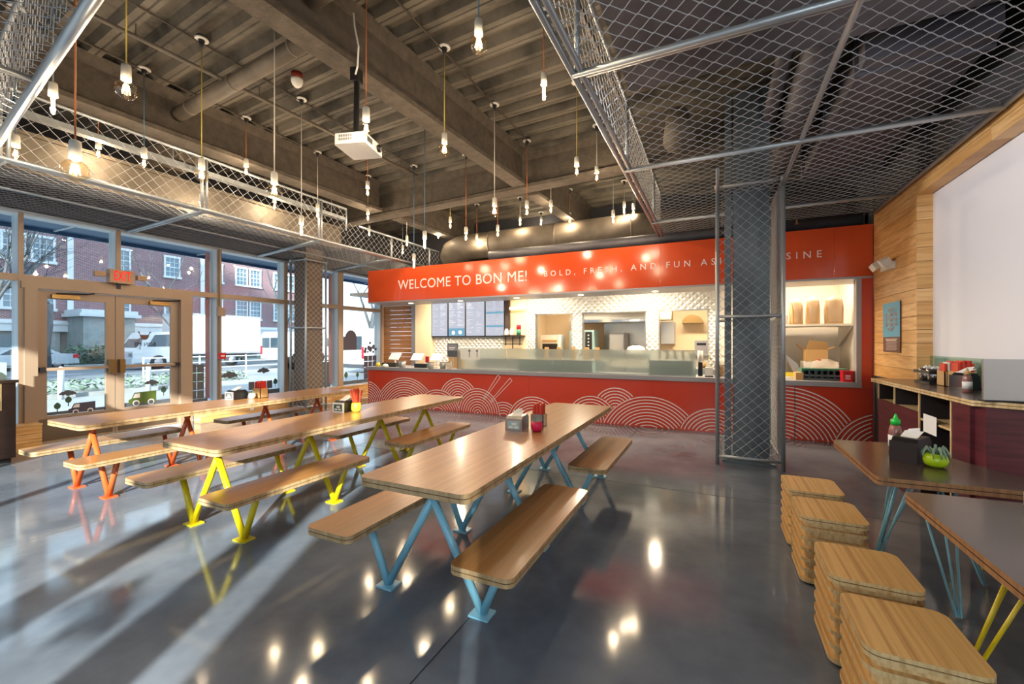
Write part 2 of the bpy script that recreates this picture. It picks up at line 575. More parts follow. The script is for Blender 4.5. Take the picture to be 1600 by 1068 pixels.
# right wall: horizontal wood planks, a shallow recess with a white projection wall
w = setting('wall_right')
MB().box(2.30, 2.6, -1.75, 6.36, 0, 3.38).build('backing', M['screenwall'], w)
MB().box(2.20, 2.6, -1.75, 6.36, 3.38, 4.75).build('backing', M['dark_ceiling'], w)
MB().box(2.075, 2.6, 6.36, 7.82, 0, 4.75).build('backing', M['dark_ceiling'], w)
MB().box(2.20, 2.30, -1.6, 6.36, 0.0, 3.16).build('projection_panel', M['screenwall'], w)
z = 1.02; k = 0
while z < 3.38:
    t = min(0.155, 3.38 - z)
    MB().box(2.06, 2.075, 6.36, 7.80, z + 0.002, z + t - 0.002).build('plank', M['wood'] if k % 3 else M['wood2'], w)
    MB().box(2.06, 2.20, 6.345, 6.36, z + 0.002, z + t - 0.002).build('plank', M['wood2'] if k % 3 else M['wood'], w)
    z += 0.155; k += 1
yy = [6.345, 4.9, 3.3, 1.6, 0.0, -1.6]
for i in range(5):
    MB().box(2.06, 2.20, yy[i + 1] + .002, yy[i] - .002, 3.165, 3.27).build('plank', M['wood'] if i % 2 else M['wood2'], w)
    MB().box(2.06, 2.20, yy[i + 1] + .002, yy[i] - .002, 3.274, 3.38).build('plank', M['wood2'] if i % 2 else M['wood'], w)

# ---------------------------------------------------------------- window wall (x = -8.97 .. -8.75)
def pane(parent, y0, y1, z0, z1, x=-8.88, name='pane'):
    return MB().box(x - 0.004, x + 0.004, y0, y1, z0, z1).build(name, M['glass'], parent)
def mull(parent, y0, y1, z0, z1, name='mullion'):
    return MB().box(-8.97, -8.752, y0, y1, z0, z1).build(name, M['mullion'], parent)
def mface(parent, y0, y1, z0, z1, name='mullion_face'):
    return MB().box(-8.752, -8.73, y0, y1, z0, z1).build(name, M['bronze'], parent)
bays = [('window_1', -1.6, 0.15, True), ('window_2', 0.22, 2.42, True), ('window_3', 2.42, 3.47, False), ('window_4', 3.53, 5.02, False),
        ('window_5', 4.57, 5.02, None), ('window_6', 5.10, 6.45, True), ('window_7', 6.53, 7.97, True), ('window_8', 8.13, 9.50, True)]
WIN = {}
for nm, a, b, low in bays:
    s = setting(nm); WIN[nm] = s
    if low is not None:
        pane(s, a, b, 2.44, 3.28)
    if low is not False:
        pane(s, a, b, 0.36, 2.36)
        MB().box(-8.97, -8.74, a, b, 0.30, 0.36).build('sill', M['mullion'], s)
    if nm == 'window_5':
        continue
    MB().box(-8.95, -8.735, a, b, 2.355, 2.445).build('transom_bar', M['bronze'], s)
    MB().box(-8.97, -8.74, a, b, 3.28, 3.34).build('head', M['mullion'], s)
for nm, a, b, z0 in (('window_1', 0.15, 0.22, 0), ('window_2', 2.40, 2.45, 0), ('window_3', 3.47, 3.53, 2.42), ('window_5', 5.02, 5.10, 0), ('window_6', 6.45, 6.53, 0), ('window_7', 7.97, 8.13, 0), ('window_8', 9.50, 9.58, 0)):
    mull(WIN[nm], a, b, z0, 3.3); mface(WIN[nm], a, b, z0, 3.3)
MB().box(-9.05, -8.72, 9.58, 9.9, 0, 3.34).build('end_panel', M['creamw'], WIN['window_8'])
# narrow pink strip beside two of the mullions
MB().box(-8.965, -8.955, 4.93, 5.01, 0.4, 3.25).build('pink_strip', mat('dull_pink', '#c98f98', 0.6), WIN['window_5'])
MB().box(-8.965, -8.955, 7.86, 7.96, 0.4, 3.25).build('pink_strip', bpy.data.materials['dull_pink'], WIN['window_7'])

# decals stuck on the glass
def blob(cy, cz, rs, flat=0.0):
    """outline (y,z) of overlapping circles, as separate discs"""
    return [(cy + a, cz + b, r) for a, b, r in rs]
def disc_x(mb, x, cy, cz, r, n=14):
    mb.prismx([(cy + r * math.cos(2 * math.pi * i / n), cz + r * math.sin(2 * math.pi * i / n)) for i in range(n)], x, x + 0.002)
def cloud(parent, cy, cz, s, m='decalgrey', x=-8.872):
    mb = MB()
    for k, (a, b, r) in enumerate(((-0.6, 0, .45), (0, .15, .6), (.55, 0, .5), (.1, -.15, .5), (-.95, -.12, .25), (.95, -.1, .28))):
        disc_x(mb, x + 0.0004 * k, cy + a * s, cz + b * s * 0.8, r * s * 0.75)
    return mb.build('cloud_decal', M[m], parent)
def tree_decal(parent, cy, cz, s, x=-8.872):
    mb = MB()
    n = 12
    mb.prismx([(cy + s * .5 * math.sin(t), cz + s * (.62 * math.cos(t) + (.12 if i == 0 else 0))) for i, t in enumerate([2 * math.pi * i / n for i in range(n)])], x, x + .002)
    mb.box(x, x + .002, cy - .006, cy + .006, cz - s * 1.3, cz - s * .5)
    return mb.build('tree_decal', M['decaltree'], parent)
def van_decal(parent, y0, y1, z0, z1, m, x=-8.872):
    W = y1 - y0; Hh = z1 - z0
    poly = [(0, .12), (0, .45), (.10, .5), (.2, .95), (1, 1), (1, .12)]
    b = MB().prismx([(y0 + p * W, z0 + q * Hh) for p, q in poly], x, x + .002).build('van_decal', M[m], parent)
    MB().prismx([(y0 + p * W, z0 + q * Hh) for p, q in ((.15, .55), (.22, .86), (.4, .87), (.4, .55))], x + .002, x + .003).build('window_mark', M['white'], b)
    for c in (.26, .8):
        mb = MB(); disc_x(mb, x + .0022, y0 + c * W, z0 + .16 * Hh, .2 * Hh * 1.1); mb.build('wheel_mark', M['white'], b)
        mb = MB(); disc_x(mb, x + .0044, y0 + c * W, z0 + .13 * Hh, .14 * Hh * 1.1); mb.build('wheel_mark', M['decalgrey'], b)
    return b
def ground_strip(parent, y0, y1, z0, z1, x=-8.873):
    return MB().box(x, x + .0015, y0, y1, z0, z1).build('ground_decal', M['decalgrey'], parent)

for cx_, cz_, s_ in ((-1.62, 1.30, .22), (-1.52, .75, .16), (-2.75, 1.15, .26), (-3.5, .8, .2)):
    mb = MB()
    for k, (a, b, r) in enumerate(((-0.6, 0, .45), (0, .15, .6), (.55, 0, .5), (.1, -.15, .5), (-.95, -.12, .25), (.95, -.1, .28))):
        mb.prismy([(cx_ + a * s_ + r * s_ * .75 * math.cos(2 * math.pi * i / 12), cz_ + b * s_ + r * s_ * .75 * math.sin(2 * math.pi * i / 12)) for i in range(12)], -1.679 + .0004 * k, -1.677 + .0004 * k)
    mb.build('cloud_decal', M['decalgrey'], bpy.data.objects['wall_front'])

# ---------------------------------------------------------------- double entrance door
door = setting('door_1')
MB().box(-8.95, -8.70, 2.45, 2.58, 0, 2.26).build('jamb', M['bronze'], door)
MB().box(-8.95, -8.70, 4.38, 4.57, 0, 2.26).build('jamb', M['bronze'], door)
MB().box(-8.95, -8.70, 2.42, 4.57, 2.26, 2.352).build('header', M['bronze'], door)
MB().box(-8.92, -8.72, 2.58, 4.38, 0.0, 0.025).build('threshold', M['mullion'], door)
def leaf(y0, y1, hinge, nm):
    st = 0.115
    xa, xb = -8.83, -8.785
    l = MB()
    l.box(xa, xb, y0, y0 + st, 0.03, 2.25); l.box(xa, xb, y1 - st, y1, 0.03, 2.25)
    l.box(xa, xb, y0 + st, y1 - st, 2.13, 2.25); l.box(xa, xb, y0 + st, y1 - st, 0.03, 0.42)
    lo = l.build('door_leaf', M['bronze'], door)
    MB().box(-8.812, -8.804, y0 + st, y1 - st, 0.42, 2.13).build('pane', M['glass'], lo)
    MB().box(xb, xb + 0.004, y0 + 0.03, y1 - 0.03, 0.06, 0.38).build('kick_plate', M['kick'], lo)
    pb = MB()
    pb.box(xb + 0.03, xb + 0.07, y0 + 0.03, y1 - 0.03, 1.08, 1.125)
    pb.build('push_bar', M['bronze'], lo)
    yy = y1 - 0.06 if hinge < 0 else y0 + 0.06
    MB().box(xb, xb + 0.085, yy - 0.035, yy + 0.035, 1.0, 1.22).build('latch_case', M['brass'], lo)
    yh = y0 + 0.05 if hinge < 0 else y1 - 0.05
    MB().box(xb, xb + 0.075, yh - 0.03, yh + 0.03, 1.07, 1.135).build('bar_end', M['black'], lo)
    yc = y0 + .3 if hinge < 0 else y1 - .3
    MB().box(xb, xb + 0.06, yc - .15, yc + .15, 2.14, 2.20).build('door_closer', M['brass'], lo)
    MB().tube((xb + .03, yc - .1, 2.21), (xb + .09, yc + .22, 2.23), 0.010, 6).tube((xb + .09, yc + .22, 2.23), (xb + .05, yc + .32, 2.25), 0.010, 6).build('closer_arm', M['black'], lo)
    return lo
LA = leaf(2.582, 3.476, -1, 'a')
LB = leaf(3.484, 4.378, 1, 'b')
xg = -8.803
ground_strip(LA, 2.70, 3.36, 0.425, 0.47, xg)
ground_strip(LB, 3.60, 4.26, 0.425, 0.49, xg)
van_decal(LA, 2.93, 3.24, 0.415, 0.575, 'decalpurple', xg)
van_decal(LB, 3.66, 4.05, 0.44, 0.66, 'decalgreen', xg)
cloud(LA, 2.92, 0.73, 0.085, x=xg); cloud(LB, 3.98, 0.80, 0.09, x=xg)
tree_decal(LA, 2.81, 0.55, 0.075, xg); tree_decal(LA, 2.93, 0.63, 0.075, xg); tree_decal(LB, 4.16, 0.66, 0.085, xg)
# mirrored logo and lettering on the right leaf
mb = MB()
n = 10
mb.prismx([(3.88 + .065 * math.cos(t), 1.62 + .085 * math.sin(t)) for t in [math.pi + math.pi * i / n for i in range(n + 1)]], xg, xg + .002)
mb.tube((xg + .001, 3.825, 1.62), (xg + .001, 3.80, 1.66), 0.006, 5).tube((xg + .001, 3.935, 1.62), (xg + .001, 3.96, 1.66), 0.006, 5)
disc_x(mb, xg, 3.80, 1.665, .014); disc_x(mb, xg, 3.96, 1.665, .014)
mb.build('bowl_decal', mat('bowl_decal_brown', '#6b5044', 0.6), LB)
me = text_mesh('BON ME', 0.30, 0.065, 0.002, 1.05)
for v in me.vertices:                       # read from the street: mirrored indoors
    x, yv, zv = v.co
    v.co = (xg + 0.002, 4.04 - x, 1.43 + zv)
me.materials.append(M['white'])
link('door_lettering', me, LB)

# more decals on the lower lights
for nm, y0, y1 in (('window_6', 5.12, 6.43), ('window_7', 6.56, 7.84), ('window_8', 8.16, 9.48)):
    ground_strip(WIN[nm], y0, y1, 0.365, 0.46)
cloud(WIN['window_6'], 5.33, 0.83, 0.14); cloud(WIN['window_6'], 6.05, 0.88, 0.12); tree_decal(WIN['window_6'], 6.33, 0.62, 0.10)
def crates_decal(parent, y0, y1, z0, z1, m='decalgrey'):
    mb = MB(); x = -8.872
    nr = max(1, int((z1 - z0) / 0.16)); nc = max(1, int((y1 - y0) / 0.13))
    for i in range(nr):
        for j in range(nc):
            a = y0 + (y1 - y0) * j / nc; b = z0 + (z1 - z0) * i / nr
            mb.box(x, x + .002, a + .005, a + (y1 - y0) / nc - .005, b + .005, b + (z1 - z0) / nr - .005)
    return mb.build('crate_decal', M[m], parent)
crates_decal(WIN['window_5'], 4.60, 4.86, 0.42, 1.08)
ground_strip(WIN['window_5'], 4.58, 4.92, 0.365, 0.42)
crates_decal(WIN['window_6'], 5.72, 6.26, 0.48, 0.66)
crates_decal(WIN['window_8'], 8.98, 9.48, 0.46, 1.12, 'decalpurple')
mb = MB(); mb.box(-8.872, -8.870, 8.18, 8.72, 1.28, 1.62)
disc_x(mb, -8.8719, 8.52, 1.62, 0.2); mb.box(-8.8718, -8.8698, 8.40, 8.72, 1.55, 1.66); mb.build('dome_decal', M['decalpurple'], WIN['window_8'])
mb = MB()
for i in range(14):
    disc_x(mb, -8.872 + 0.0001 * i, 9.05 + 0.03 * i + random.uniform(-.04, .04), 1.28 + random.uniform(-.07, .12) + (0.1 if 6 < i < 11 else 0), random.uniform(.03, .07), 8)
mb.build('foliage_decal', M['decalpurple'], WIN['window_8'])
mb = MB()
for i in range(6):
    disc_x(mb, -8.872 + .0002 * i, 6.75 + .15 * i, 1.02 + .1 * (i % 2), .16, 10)
mb.box(-8.872, -8.870, 6.6, 7.8, 0.46, 1.0)
mb.build('skyline_decal', M['decalgrey'], WIN['window_7'])
tree_decal(WIN['window_8'], 8.35, 0.62, .12); tree_decal(WIN['window_8'], 8.75, 0.60, .10)

# wood ledge below the glazing
t1 = setting('trim_1')
for k, (z0, z1) in enumerate(((0.005, 0.115), (0.12, 0.23), (0.235, 0.345))):
    MB().box(-8.52, -8.50, 4.60, 9.58, z0, z1).build('plank', M['wood'] if k % 2 else M['wood2'], t1)
    MB().box(-8.52, -8.50, 1.2, 2.56, z0, z1).build('plank', M['wood'] if k % 2 else M['wood2'], t1)
    MB().box(-8.73, -8.52, 2.545, 2.56, z0, z1).build('plank', M['wood2'] if k % 2 else M['wood'], t1)
    MB().box(-8.73, -8.52, 4.60, 4.615, z0, z1).build('plank', M['wood2'] if k % 2 else M['wood'], t1)
MB().box(-8.735, -8.49, 4.595, 9.58, 0.345, 0.365).build('ledge_top', M['wood'], t1)
MB().box(-8.735, -8.49, 1.2, 2.565, 0.345, 0.365).build('ledge_top', M['wood'], t1)
o = MB().box(-8.502, -8.495, 5.52, 5.59, 0.12, 0.23).build('wall_outlet', M['whitep'])
tag(o, 'white power outlet on the wood ledge front behind the orange table', 'outlet')

# conduit with junction box and red fire pull on the mullion
t = thing('conduit_run', 'brown conduit with a junction box running down the mullion beside the door', 'conduit', (-8.70, 5.06, 0))
MB().tube((0, 0, 2.2), (0, 0, 3.32), 0.016, 8).tube((0, 0, 0.4), (0, 0, 2.0), 0.014, 8).build('pipe', M['bronze'], t)
MB().box(-0.03, 0.03, -0.06, 0.075, 2.0, 2.17).build('junction_box', M['bronze'], t)
t = thing('fire_alarm_pull', 'small red fire alarm pull station on the mullion under the junction box', 'fire alarm', (-8.70, 5.06, 1.23))
MB().box(0.016, 0.06, -0.06, 0.07, -0.06, 0.06).build('case', M['firered'], t)
MB().box(0.06, 0.072, -0.03, 0.04, -0.012, 0.012).build('handle', M['white'], t)
# exit sign
t = thing('exit_sign', 'beige exit sign with red letters and two lamp heads above the double door', 'exit sign', (-8.66, 3.50, 2.42))
MB().box(-0.06, 0.06, -0.16, 0.16, 0.02, 0.235).build('box', M['beigebox'], t)
MB().box(-0.04, 0.04, -0.05, 0.05, 0.0, 0.02).build('mount', M['black'], t)
me = text_mesh('EXIT', 0.21, 0.15, 0.003, 1.08, 0.008)
for v in me.vertices:
    x, yv, zv = v.co
    v.co = (0.0635 - yv * 0.5, -0.105 + x, 0.06 + zv)
me.materials.append(M['exitred'])
link('lettering', me, t)
for s in (-1, 1):
    hd = MB().box(-0.03, 0.05, s * 0.27 - 0.065, s * 0.27 + 0.065, 0.10, 0.18).build('lamp_head', M['beigebox'], t)
    MB().tube((0, s * 0.15, 0.14), (0, s * 0.22, 0.14), 0.012, 6).build('arm', M['beigebox'], hd)

# ---------------------------------------------------------------- columns in chain-link cages
def cage_column(label, x0, x1, y0, y1, zt, colm, kind, faces, rails):
    t = thing('caged_column', label, 'column', ((x0 + x1) / 2, (y0 + y1) / 2, 0))
    cx, cy = (x0 + x1) / 2, (y0 + y1) / 2
    X0, X1, Y0, Y1 = x0 - cx, x1 - cx, y0 - cy, y1 - cy
    for px in (X0, X1):
        for py in (Y0, Y1):
            p = MB().tube((px, py, 0), (px, py, zt), 0.023, 10).build('post', M['galv'], t, True)
            MB().lathe([(0.033, 0), (0.033, .05), (0.028, .06)], (px, py, zt - 0.05), 10).build('fitting', M['galv'], p, True)
    for z in rails:
        for a, b in (((X0, Y0), (X1, Y0)), ((X1, Y0), (X1, Y1)), ((X1, Y1), (X0, Y1)), ((X0, Y1), (X0, Y0))):
            MB().tube((a[0], a[1], z), (b[0], b[1], z), 0.019, 8).build('rail', M['galv'], t, True)
    for f in faces:
        if f == 'f':
            chainlink('chain_link_mesh', (X0, Y0, rails[0]), (1, 0, 0), (0, 0, 1), X1 - X0, zt - rails[0], 0.12, 0.115, t, 0.0042)
        if f == 'r':
            chainlink('chain_link_mesh', (X1, Y0, rails[0]), (0, 1, 0), (0, 0, 1), Y1 - Y0, zt - rails[0], 0.12, 0.115, t, 0.0042)
        if f == 'l':
            chainlink('chain_link_mesh', (X0, Y0, rails[0]), (0, 1, 0), (0, 0, 1), Y1 - Y0, zt - rails[0], 0.12, 0.115, t, 0.0042)
    if kind == 'I':
        mb = MB()
        mb.box(X0 + .185, X1 - .115, Y0 + 0.20, Y0 + 0.24, 0, 4.6)
        mb.box(X0 + .185, X1 - .115, Y0 + 0.53, Y0 + 0.57, 0, 4.6)
        mb.box(X0 + .34, X0 + .38, Y0 + 0.24, Y0 + 0.53, 0, 4.6)
        mb.box(X0 + .085, X0 + .16, Y0 + 0.22, Y0 + 0.32, 0, 4.6)
        mb.box(X0 + .36, X0 + .46, Y0 + .175, Y0 + .2, 0, 4.6)
        mb.build('steel_shaft', M[colm], t)
        MB().box(X0 + .06, X1 - .06, Y0 + .14, Y1 - .08, 0, 0.025).build('base_plate', M[colm], t)
    else:
        MB().box(X0 + .05, X1 - .05, Y0 + .05, Y1 - .05, 0, 4.6).build('steel_shaft', M[colm], t)
    return t
cage_column('dark steel column in a chain-link cage standing before the red counter', 0.02, 0.71, 5.83, 7.05, 3.42, 'colsteel', 'I', 'frl', (0.10, 1.81, 3.40))
cage_column('brown column in a chain-link cage beside the window wall', -8.42, -7.95, 6.37, 6.90, 3.30, 'colbrown', 'B', 'fr', (0.10, 1.81, 3.28))
# ================================================================ chain-link soffits hung below the deck
def pipe(parent, a, b, r=0.022, name='frame_pipe', m='galv'):
    return MB().tube(a, b, r, 10).build(name, M[m], parent, True)

# along the window wall
ZL = 3.32
s = thing('chain_link_soffit', 'chain-link soffit on galvanised pipes running along the window wall', 'soffit', (-7.5, 3, ZL))
ox, oy, oz = -7.5, 3, ZL
def L(x, y, z): return (x - ox, y - oy, z - oz)
for x in (-6.35, -6.43):
    pipe(s, L(x, -1.5, ZL), L(x, 9.0, ZL))
pipe(s, L(-7.58, -1.5, ZL), L(-7.58, 9.0, ZL), 0.018)
pipe(s, L(-8.70, -1.5, ZL), L(-8.70, 9.0, ZL), 0.02)
for a, b in ((1.62, 1.62), (3.47, 3.60), (5.38, 5.80), (7.24, 7.80)):
    pipe(s, L(-6.38, a, ZL - .01), L(-8.70, b, ZL - .01))
    pipe(s, L(-6.38, a + .06, ZL - .01), L(-8.70, b + .06, ZL - .01), 0.018)
chainlink('chain_link_mesh', L(-8.70, -1.4, ZL + .025), (0, 1, 0), (1, 0, 0), 10.3, 2.32, 0.13, 0.125, s, 0.0035)
for y in (0.0, 1.62, 3.45, 5.36):
    pipe(s, L(-6.35, y, ZL), L(-6.35, y, 4.03), 0.02, 'post')
    pipe(s, L(-6.35, y + .06, ZL), L(-6.35, y + .06, 4.03), 0.016, 'post')
pipe(s, L(-6.35, -1.5, 4.03), L(-6.35, 5.98, 4.03), 0.02)
pipe(s, L(-6.35, 5.98, 4.03), L(-6.35, 5.98, 3.62), 0.016, 'post')
chainlink('chain_link_mesh', L(-6.35, -1.4, ZL), (0, 1, 0), (0, 0, 1), 7.38, 0.71, 0.14, 0.13, s, 0.0035)
pipe(s, L(-6.35, 6.3, 3.78), L(-6.35, 9.0, 3.78), 0.02)
for y in (7.24, 8.6):
    pipe(s, L(-6.35, y, ZL), L(-6.35, y, 3.78), 0.02, 'post')
chainlink('chain_link_mesh', L(-6.35, 6.0, ZL), (0, 1, 0), (0, 0, 1), 3.0, 0.46, 0.14, 0.13, s, 0.0035)

# in front of the entrance, over the photographer's left
d = Vector((-2.82, 0.39, 0)).normalized(); n_ = Vector((-d.y, d.x, 0))
A = Vector((-1.0, 0.815, ZL)); Lg = 5.0
s = thing('chain_link_soffit', 'chain-link soffit with a thick bright edge pipe in the near left corner', 'soffit', A)
B = d * Lg
pipe(s, (0, 0, 0), B, 0.034)
for k in (0.33, 0.66, 0.98):
    pipe(s, B * k, B * k + n_ * 2.1, 0.022)
chainlink('chain_link_mesh', n_ * 0.02 + Vector((0, 0, .03)), d, n_, Lg, 2.1, 0.13, 0.125, s, 0.0035)
chainlink('chain_link_mesh', n_ * 0.06, d, (0, 0, 1), Lg, 0.62, 0.14, 0.13, s, 0.0035)
pipe(s, n_ * 0.06 + Vector((0, 0, .62)), B + n_ * 0.06 + Vector((0, 0, .62)), 0.018)

# over the right half of the room
ZR = 3.33
s = thing('chain_link_soffit', 'chain-link soffit over the stools and the right wall', 'soffit', (0.6, 4, ZR))
ox, oy, oz = 0.6, 4, ZR
for x in (-0.88, -0.82):
    pipe(s, L(x, -0.8, ZR), L(x, 7.75, ZR))
pipe(s, L(0.70, -0.8, ZR), L(0.70, 5.8, ZR), 0.02)
pipe(s, L(0.02, 5.0, ZR), L(0.02, 5.85, ZR), 0.018)
pipe(s, L(2.02, -0.8, ZR), L(2.02, 7.75, ZR), 0.02)
for y in (1.0, 2.81, 4.62, 6.80):
    pipe(s, L(-0.88, y, ZR - .01), L(2.02, y, ZR - .01), 0.023)
    pipe(s, L(-0.88, y + .065, ZR + .01), L(2.02, y + .065, ZR + .01), 0.019)
    pipe(s, L(-0.85, y, ZR), L(-0.85, y, 4.05), 0.02, 'post')
pipe(s, L(-0.85, -0.8, 4.05), L(-0.85, 7.75, 4.05), 0.02)
chainlink('chain_link_mesh', L(-0.86, -0.7, ZR + .03), (0, 1, 0), (1, 0, 0), 8.4, 2.88, 0.13, 0.13, s, 0.0035)
chainlink('chain_link_mesh', L(-0.85, -0.7, ZR), (0, 1, 0), (0, 0, 1), 8.4, 0.72, 0.14, 0.13, s, 0.0035)

# ================================================================ ducts, pipes and conduits
o = MB().box(-0.72, 2.18, 0.2, 4.05, 3.82, 4.40).build('air_duct', M['duct_dark'])
tag(o, 'wide flat grey duct above the mesh at the top of the picture', 'duct')
t = thing('air_duct', 'dark rectangular duct above the mesh near the right wall', 'duct', (1.55, 5.9, 3.85))
MB().box(-.42, .42, -1.4, 1.6, 0, .5).build('duct_body', M['duct_dark'], t)
for y in (-1.2, 0, 1.3):
    MB().box(-.45, .45, y - .02, y + .02, -.03, .53).build('flange', M['duct_dark'], t)
t = thing('round_duct', 'round dark duct running towards the kitchen above the mesh', 'duct', (0.88, 4.2, 4.15))
MB().tube((0, 0, 0), (0, 3.6, 0), 0.17, 16).build('duct_body', M['duct_dark'], t, True)
MB().tube((-.28, 0, .1), (-.28, 3.6, .1), 0.08, 12).build('branch', M['duct_dark'], t, True)
t = thing('flared_duct', 'short flared tan duct elbow above the mesh next to the hanging lamps', 'duct', (-0.42, 4.9, 3.7))
MB().path([(0, 1.2, .5), (0, .8, .5), (0.02, .45, .42), (.05, .2, .2), (.06, .1, 0)], [.12, .12, .13, .15, .17], 14).build('duct_body', M['duct'], t, True)

t = thing('spiral_duct', 'fat tan round duct running along the top of the red fascia', 'duct', (-2.1, 8.80, 3.777))
MB().path([(4.0, 0, 0), (-3.25, 0, 0), (-3.5, .03, -.02), (-3.75, .12, -.06), (-3.92, .3, -.12), (-4.0, .55, -.16), (-4.0, .78, -.18)], 0.30, 20).build('duct_body', M['duct'], t, True)
for x in (-2.6, -1.0, .6, 2.2):
    MB().tube((x, 0, 0), (x + .03, 0, 0), 0.31, 20).build('band', M['duct'], t, True)
    MB().tube((x, 0.25, .2), (x, 0.25, 1.0), 0.006, 5).build('hanger', M['duct'], t)
t = thing('black_duct', 'thin dark pipe below the fat duct behind the red fascia', 'duct', (-2, 8.12, 3.36))
MB().tube((-2.4, 0, 0), (4.0, 0, 0), 0.10, 14).build('duct_body', M['duct_dark'], t, True)
t = thing('vent_pipe', 'grey round pipe passing between the two left beams', 'pipe', (-4.9, 2.94, 4.36))
MB().tube((-1.35, .12, 0), (1.62, -.13, 0), 0.078, 16).build('pipe_body', M['duct'], t, True)
for k in (-.9, 0.1, 1.2):
    MB().tube((k, -.09 * k, 0), (k + .02, -.09 * k - .002, 0), 0.084, 16).build('clamp', M['duct'], t, True)
t = thing('vent_pipe', 'short grey round pipe leaving the middle beam above the projector', 'pipe', (-2.2, 2.42, 4.36))
MB().tube((-.85, .08, 0), (.95, -.08, 0), 0.078, 16).build('pipe_body', M['duct'], t, True)
t = thing('sprinkler_pipe', 'thin sprinkler pipe hung under the deck left of the middle beam', 'pipe', (-5.10, 1.0, 4.50))
MB().tube((-.1, 0.5, 0), (.25, 5.2, 0), 0.022, 10).build('pipe_body', M['duct'], t, True)
for y in (1.2, 2.4, 3.6, 4.8):
    MB().tube((-.1 + .074 * (y - .5), y, 0), (-.1 + .074 * (y - .5), y, 0.14), 0.008, 6).build('hanger', M['duct'], t)
t = thing('sprinkler_pipe', 'thin sprinkler pipe hung beside the right mesh soffit', 'pipe', (-1.08, 1.0, 4.30))
MB().tube((0, -.5, 0), (.1, 5.2, 0), 0.024, 10).build('pipe_body', M['duct'], t, True)
for y in (.6, 2.2, 4.0):
    MB().tube((.02 * y, y, 0), (.02 * y, y, 0.34), 0.008, 6).build('hanger', M['duct'], t)
XS = [-5.92, -4.84, -3.76, -2.63, -1.51]
for x, nm in zip(XS, ('nearest the windows', 'second from the windows', 'left of the middle beam', 'right of the middle beam', 'beside the right mesh soffit')):
    o = MB().tube((x, 1.2, 4.615), (x, 6.2, 4.615), 0.009, 6).build('lamp_conduit', M['beam'])
    tag(o, 'thin ceiling conduit feeding the row of pendants ' + nm, 'conduit')
# beige steel bulkhead inside the left soffit
t = thing('steel_bulkhead', 'warm beige steel bulkhead behind the left chain-link panel', 'bulkhead', (-7.1, 2.5, 3.42))
MB().box(-.22, .16, -3.9, 3.9, 0.0, .38).build('body', M['duct'], t)
MB().box(-.26, .20, -3.9, 3.9, .38, .42).build('top_flange', M['duct'], t)
MB().box(-.26, .20, -3.9, 3.9, -.03, 0.0).build('bottom_flange', M['duct'], t)
t = thing('cable_tray', 'pale metal cable tray above the left bulkhead', 'tray', (-6.54, 3.8, 3.86))
MB().box(-.05, .05, -2.6, 2.3, 0, .025).box(-.05, -.042, -2.6, 2.3, .025, .06).box(.042, .05, -2.6, 2.3, .025, .06).build('tray_body', M['galv'], t)
for y in (-2, -.6, .8, 2.0):
    MB().tube((0, y, .03), (0, y, .8), 0.006, 5).build('hanger', M['galv'], t)
t = thing('air_duct', 'dull rectangular duct crossing inside the left soffit', 'duct', (-7.9, 3.4, 3.95))
MB().box(-.4, 1.4, -.15, .15, 0, .3).build('duct_body', M['duct'], t)
for x in (-.3, .5, 1.3):
    MB().box(x, x + .03, -.17, .17, -.02, .32).build('flange', M['duct'], t)

# smoke detector, projector
t = thing('smoke_detector', 'small white smoke detector with a dark red base under the deck', 'detector', (-4.40, 3.41, 4.63))
MB().lathe([(.06, 0), (.06, -.07), (.05, -.075)], (0, 0, 0), 16).build('base', M['smokered'], t, True)
MB().lathe([(.065, -.07), (.065, -.10), (.05, -.14), (.025, -.165), (.005, -.17)], (0, 0, 0), 16).build('dome', M['whitep'], t, True)
t = thing('projector', 'white ceiling projector on a black pole under the middle beam', 'projector', (-2.99, 2.97, 3.27), R(16))
b = MB().prism(rrect(-.15, .15, -.17, .17, .02, 3), 0, .095).build('case', M['whitep'], t)
gm = MB()
for i in range(6):
    for j in range(2):
        gm.box(-.1 + .022 * i, -.086 + .022 * i, -.174, -.169, .03 + .03 * j, .052 + .03 * j)
gm.build('vent_grille', M['graytrim'], b)
MB().box(.149, .154, -.13, -.04, .03, .075).build('connector_panel', M['black'], b)
MB().tube((.15, .08, .05), (.17, .08, .05), .035, 12).build('lens', M['black'], b, True)
pj = bpy.data.lights.new('projector_beam', 'SPOT'); pj.energy = 260; pj.color = (.90, .93, 1.0); pj.spot_size = R(44); pj.spot_blend = .25; pj.shadow_soft_size = .02
pjo = bpy.data.objects.new('projector_beam', pj); COL.objects.link(pjo); pjo.location = (-2.80, 3.09, 3.31)
pjo.rotation_euler = Vector((5.0, 1.35, -1.08)).to_track_quat('-Z', 'Y').to_euler()
MB().tube((-.03, .0, .095), (-.03, .0, .16), .045, 10).box(-.09, .03, -.05, .05, .095, .11).build('bracket', M['black'], t)
MB().tube((-.03, 0, .15), (-.04, .03, .70), .026, 12).box(-.08, .0, -.02, .07, .66, .78).build('pole', M['black'], t)
MB().path([(-.02, -.03, .70), (.03, -.08, .74), (.05, -.1, .9), (.0, -.08, 1.1), (-.03, -.05, 1.25)], .008, 6).build('cable', M['whitep'], t)
MB().path([(-.02, 0, .15), (-.1, -.08, .1), (-.13, -.12, .12)], .006, 6).build('cable', M['whitep'], t)

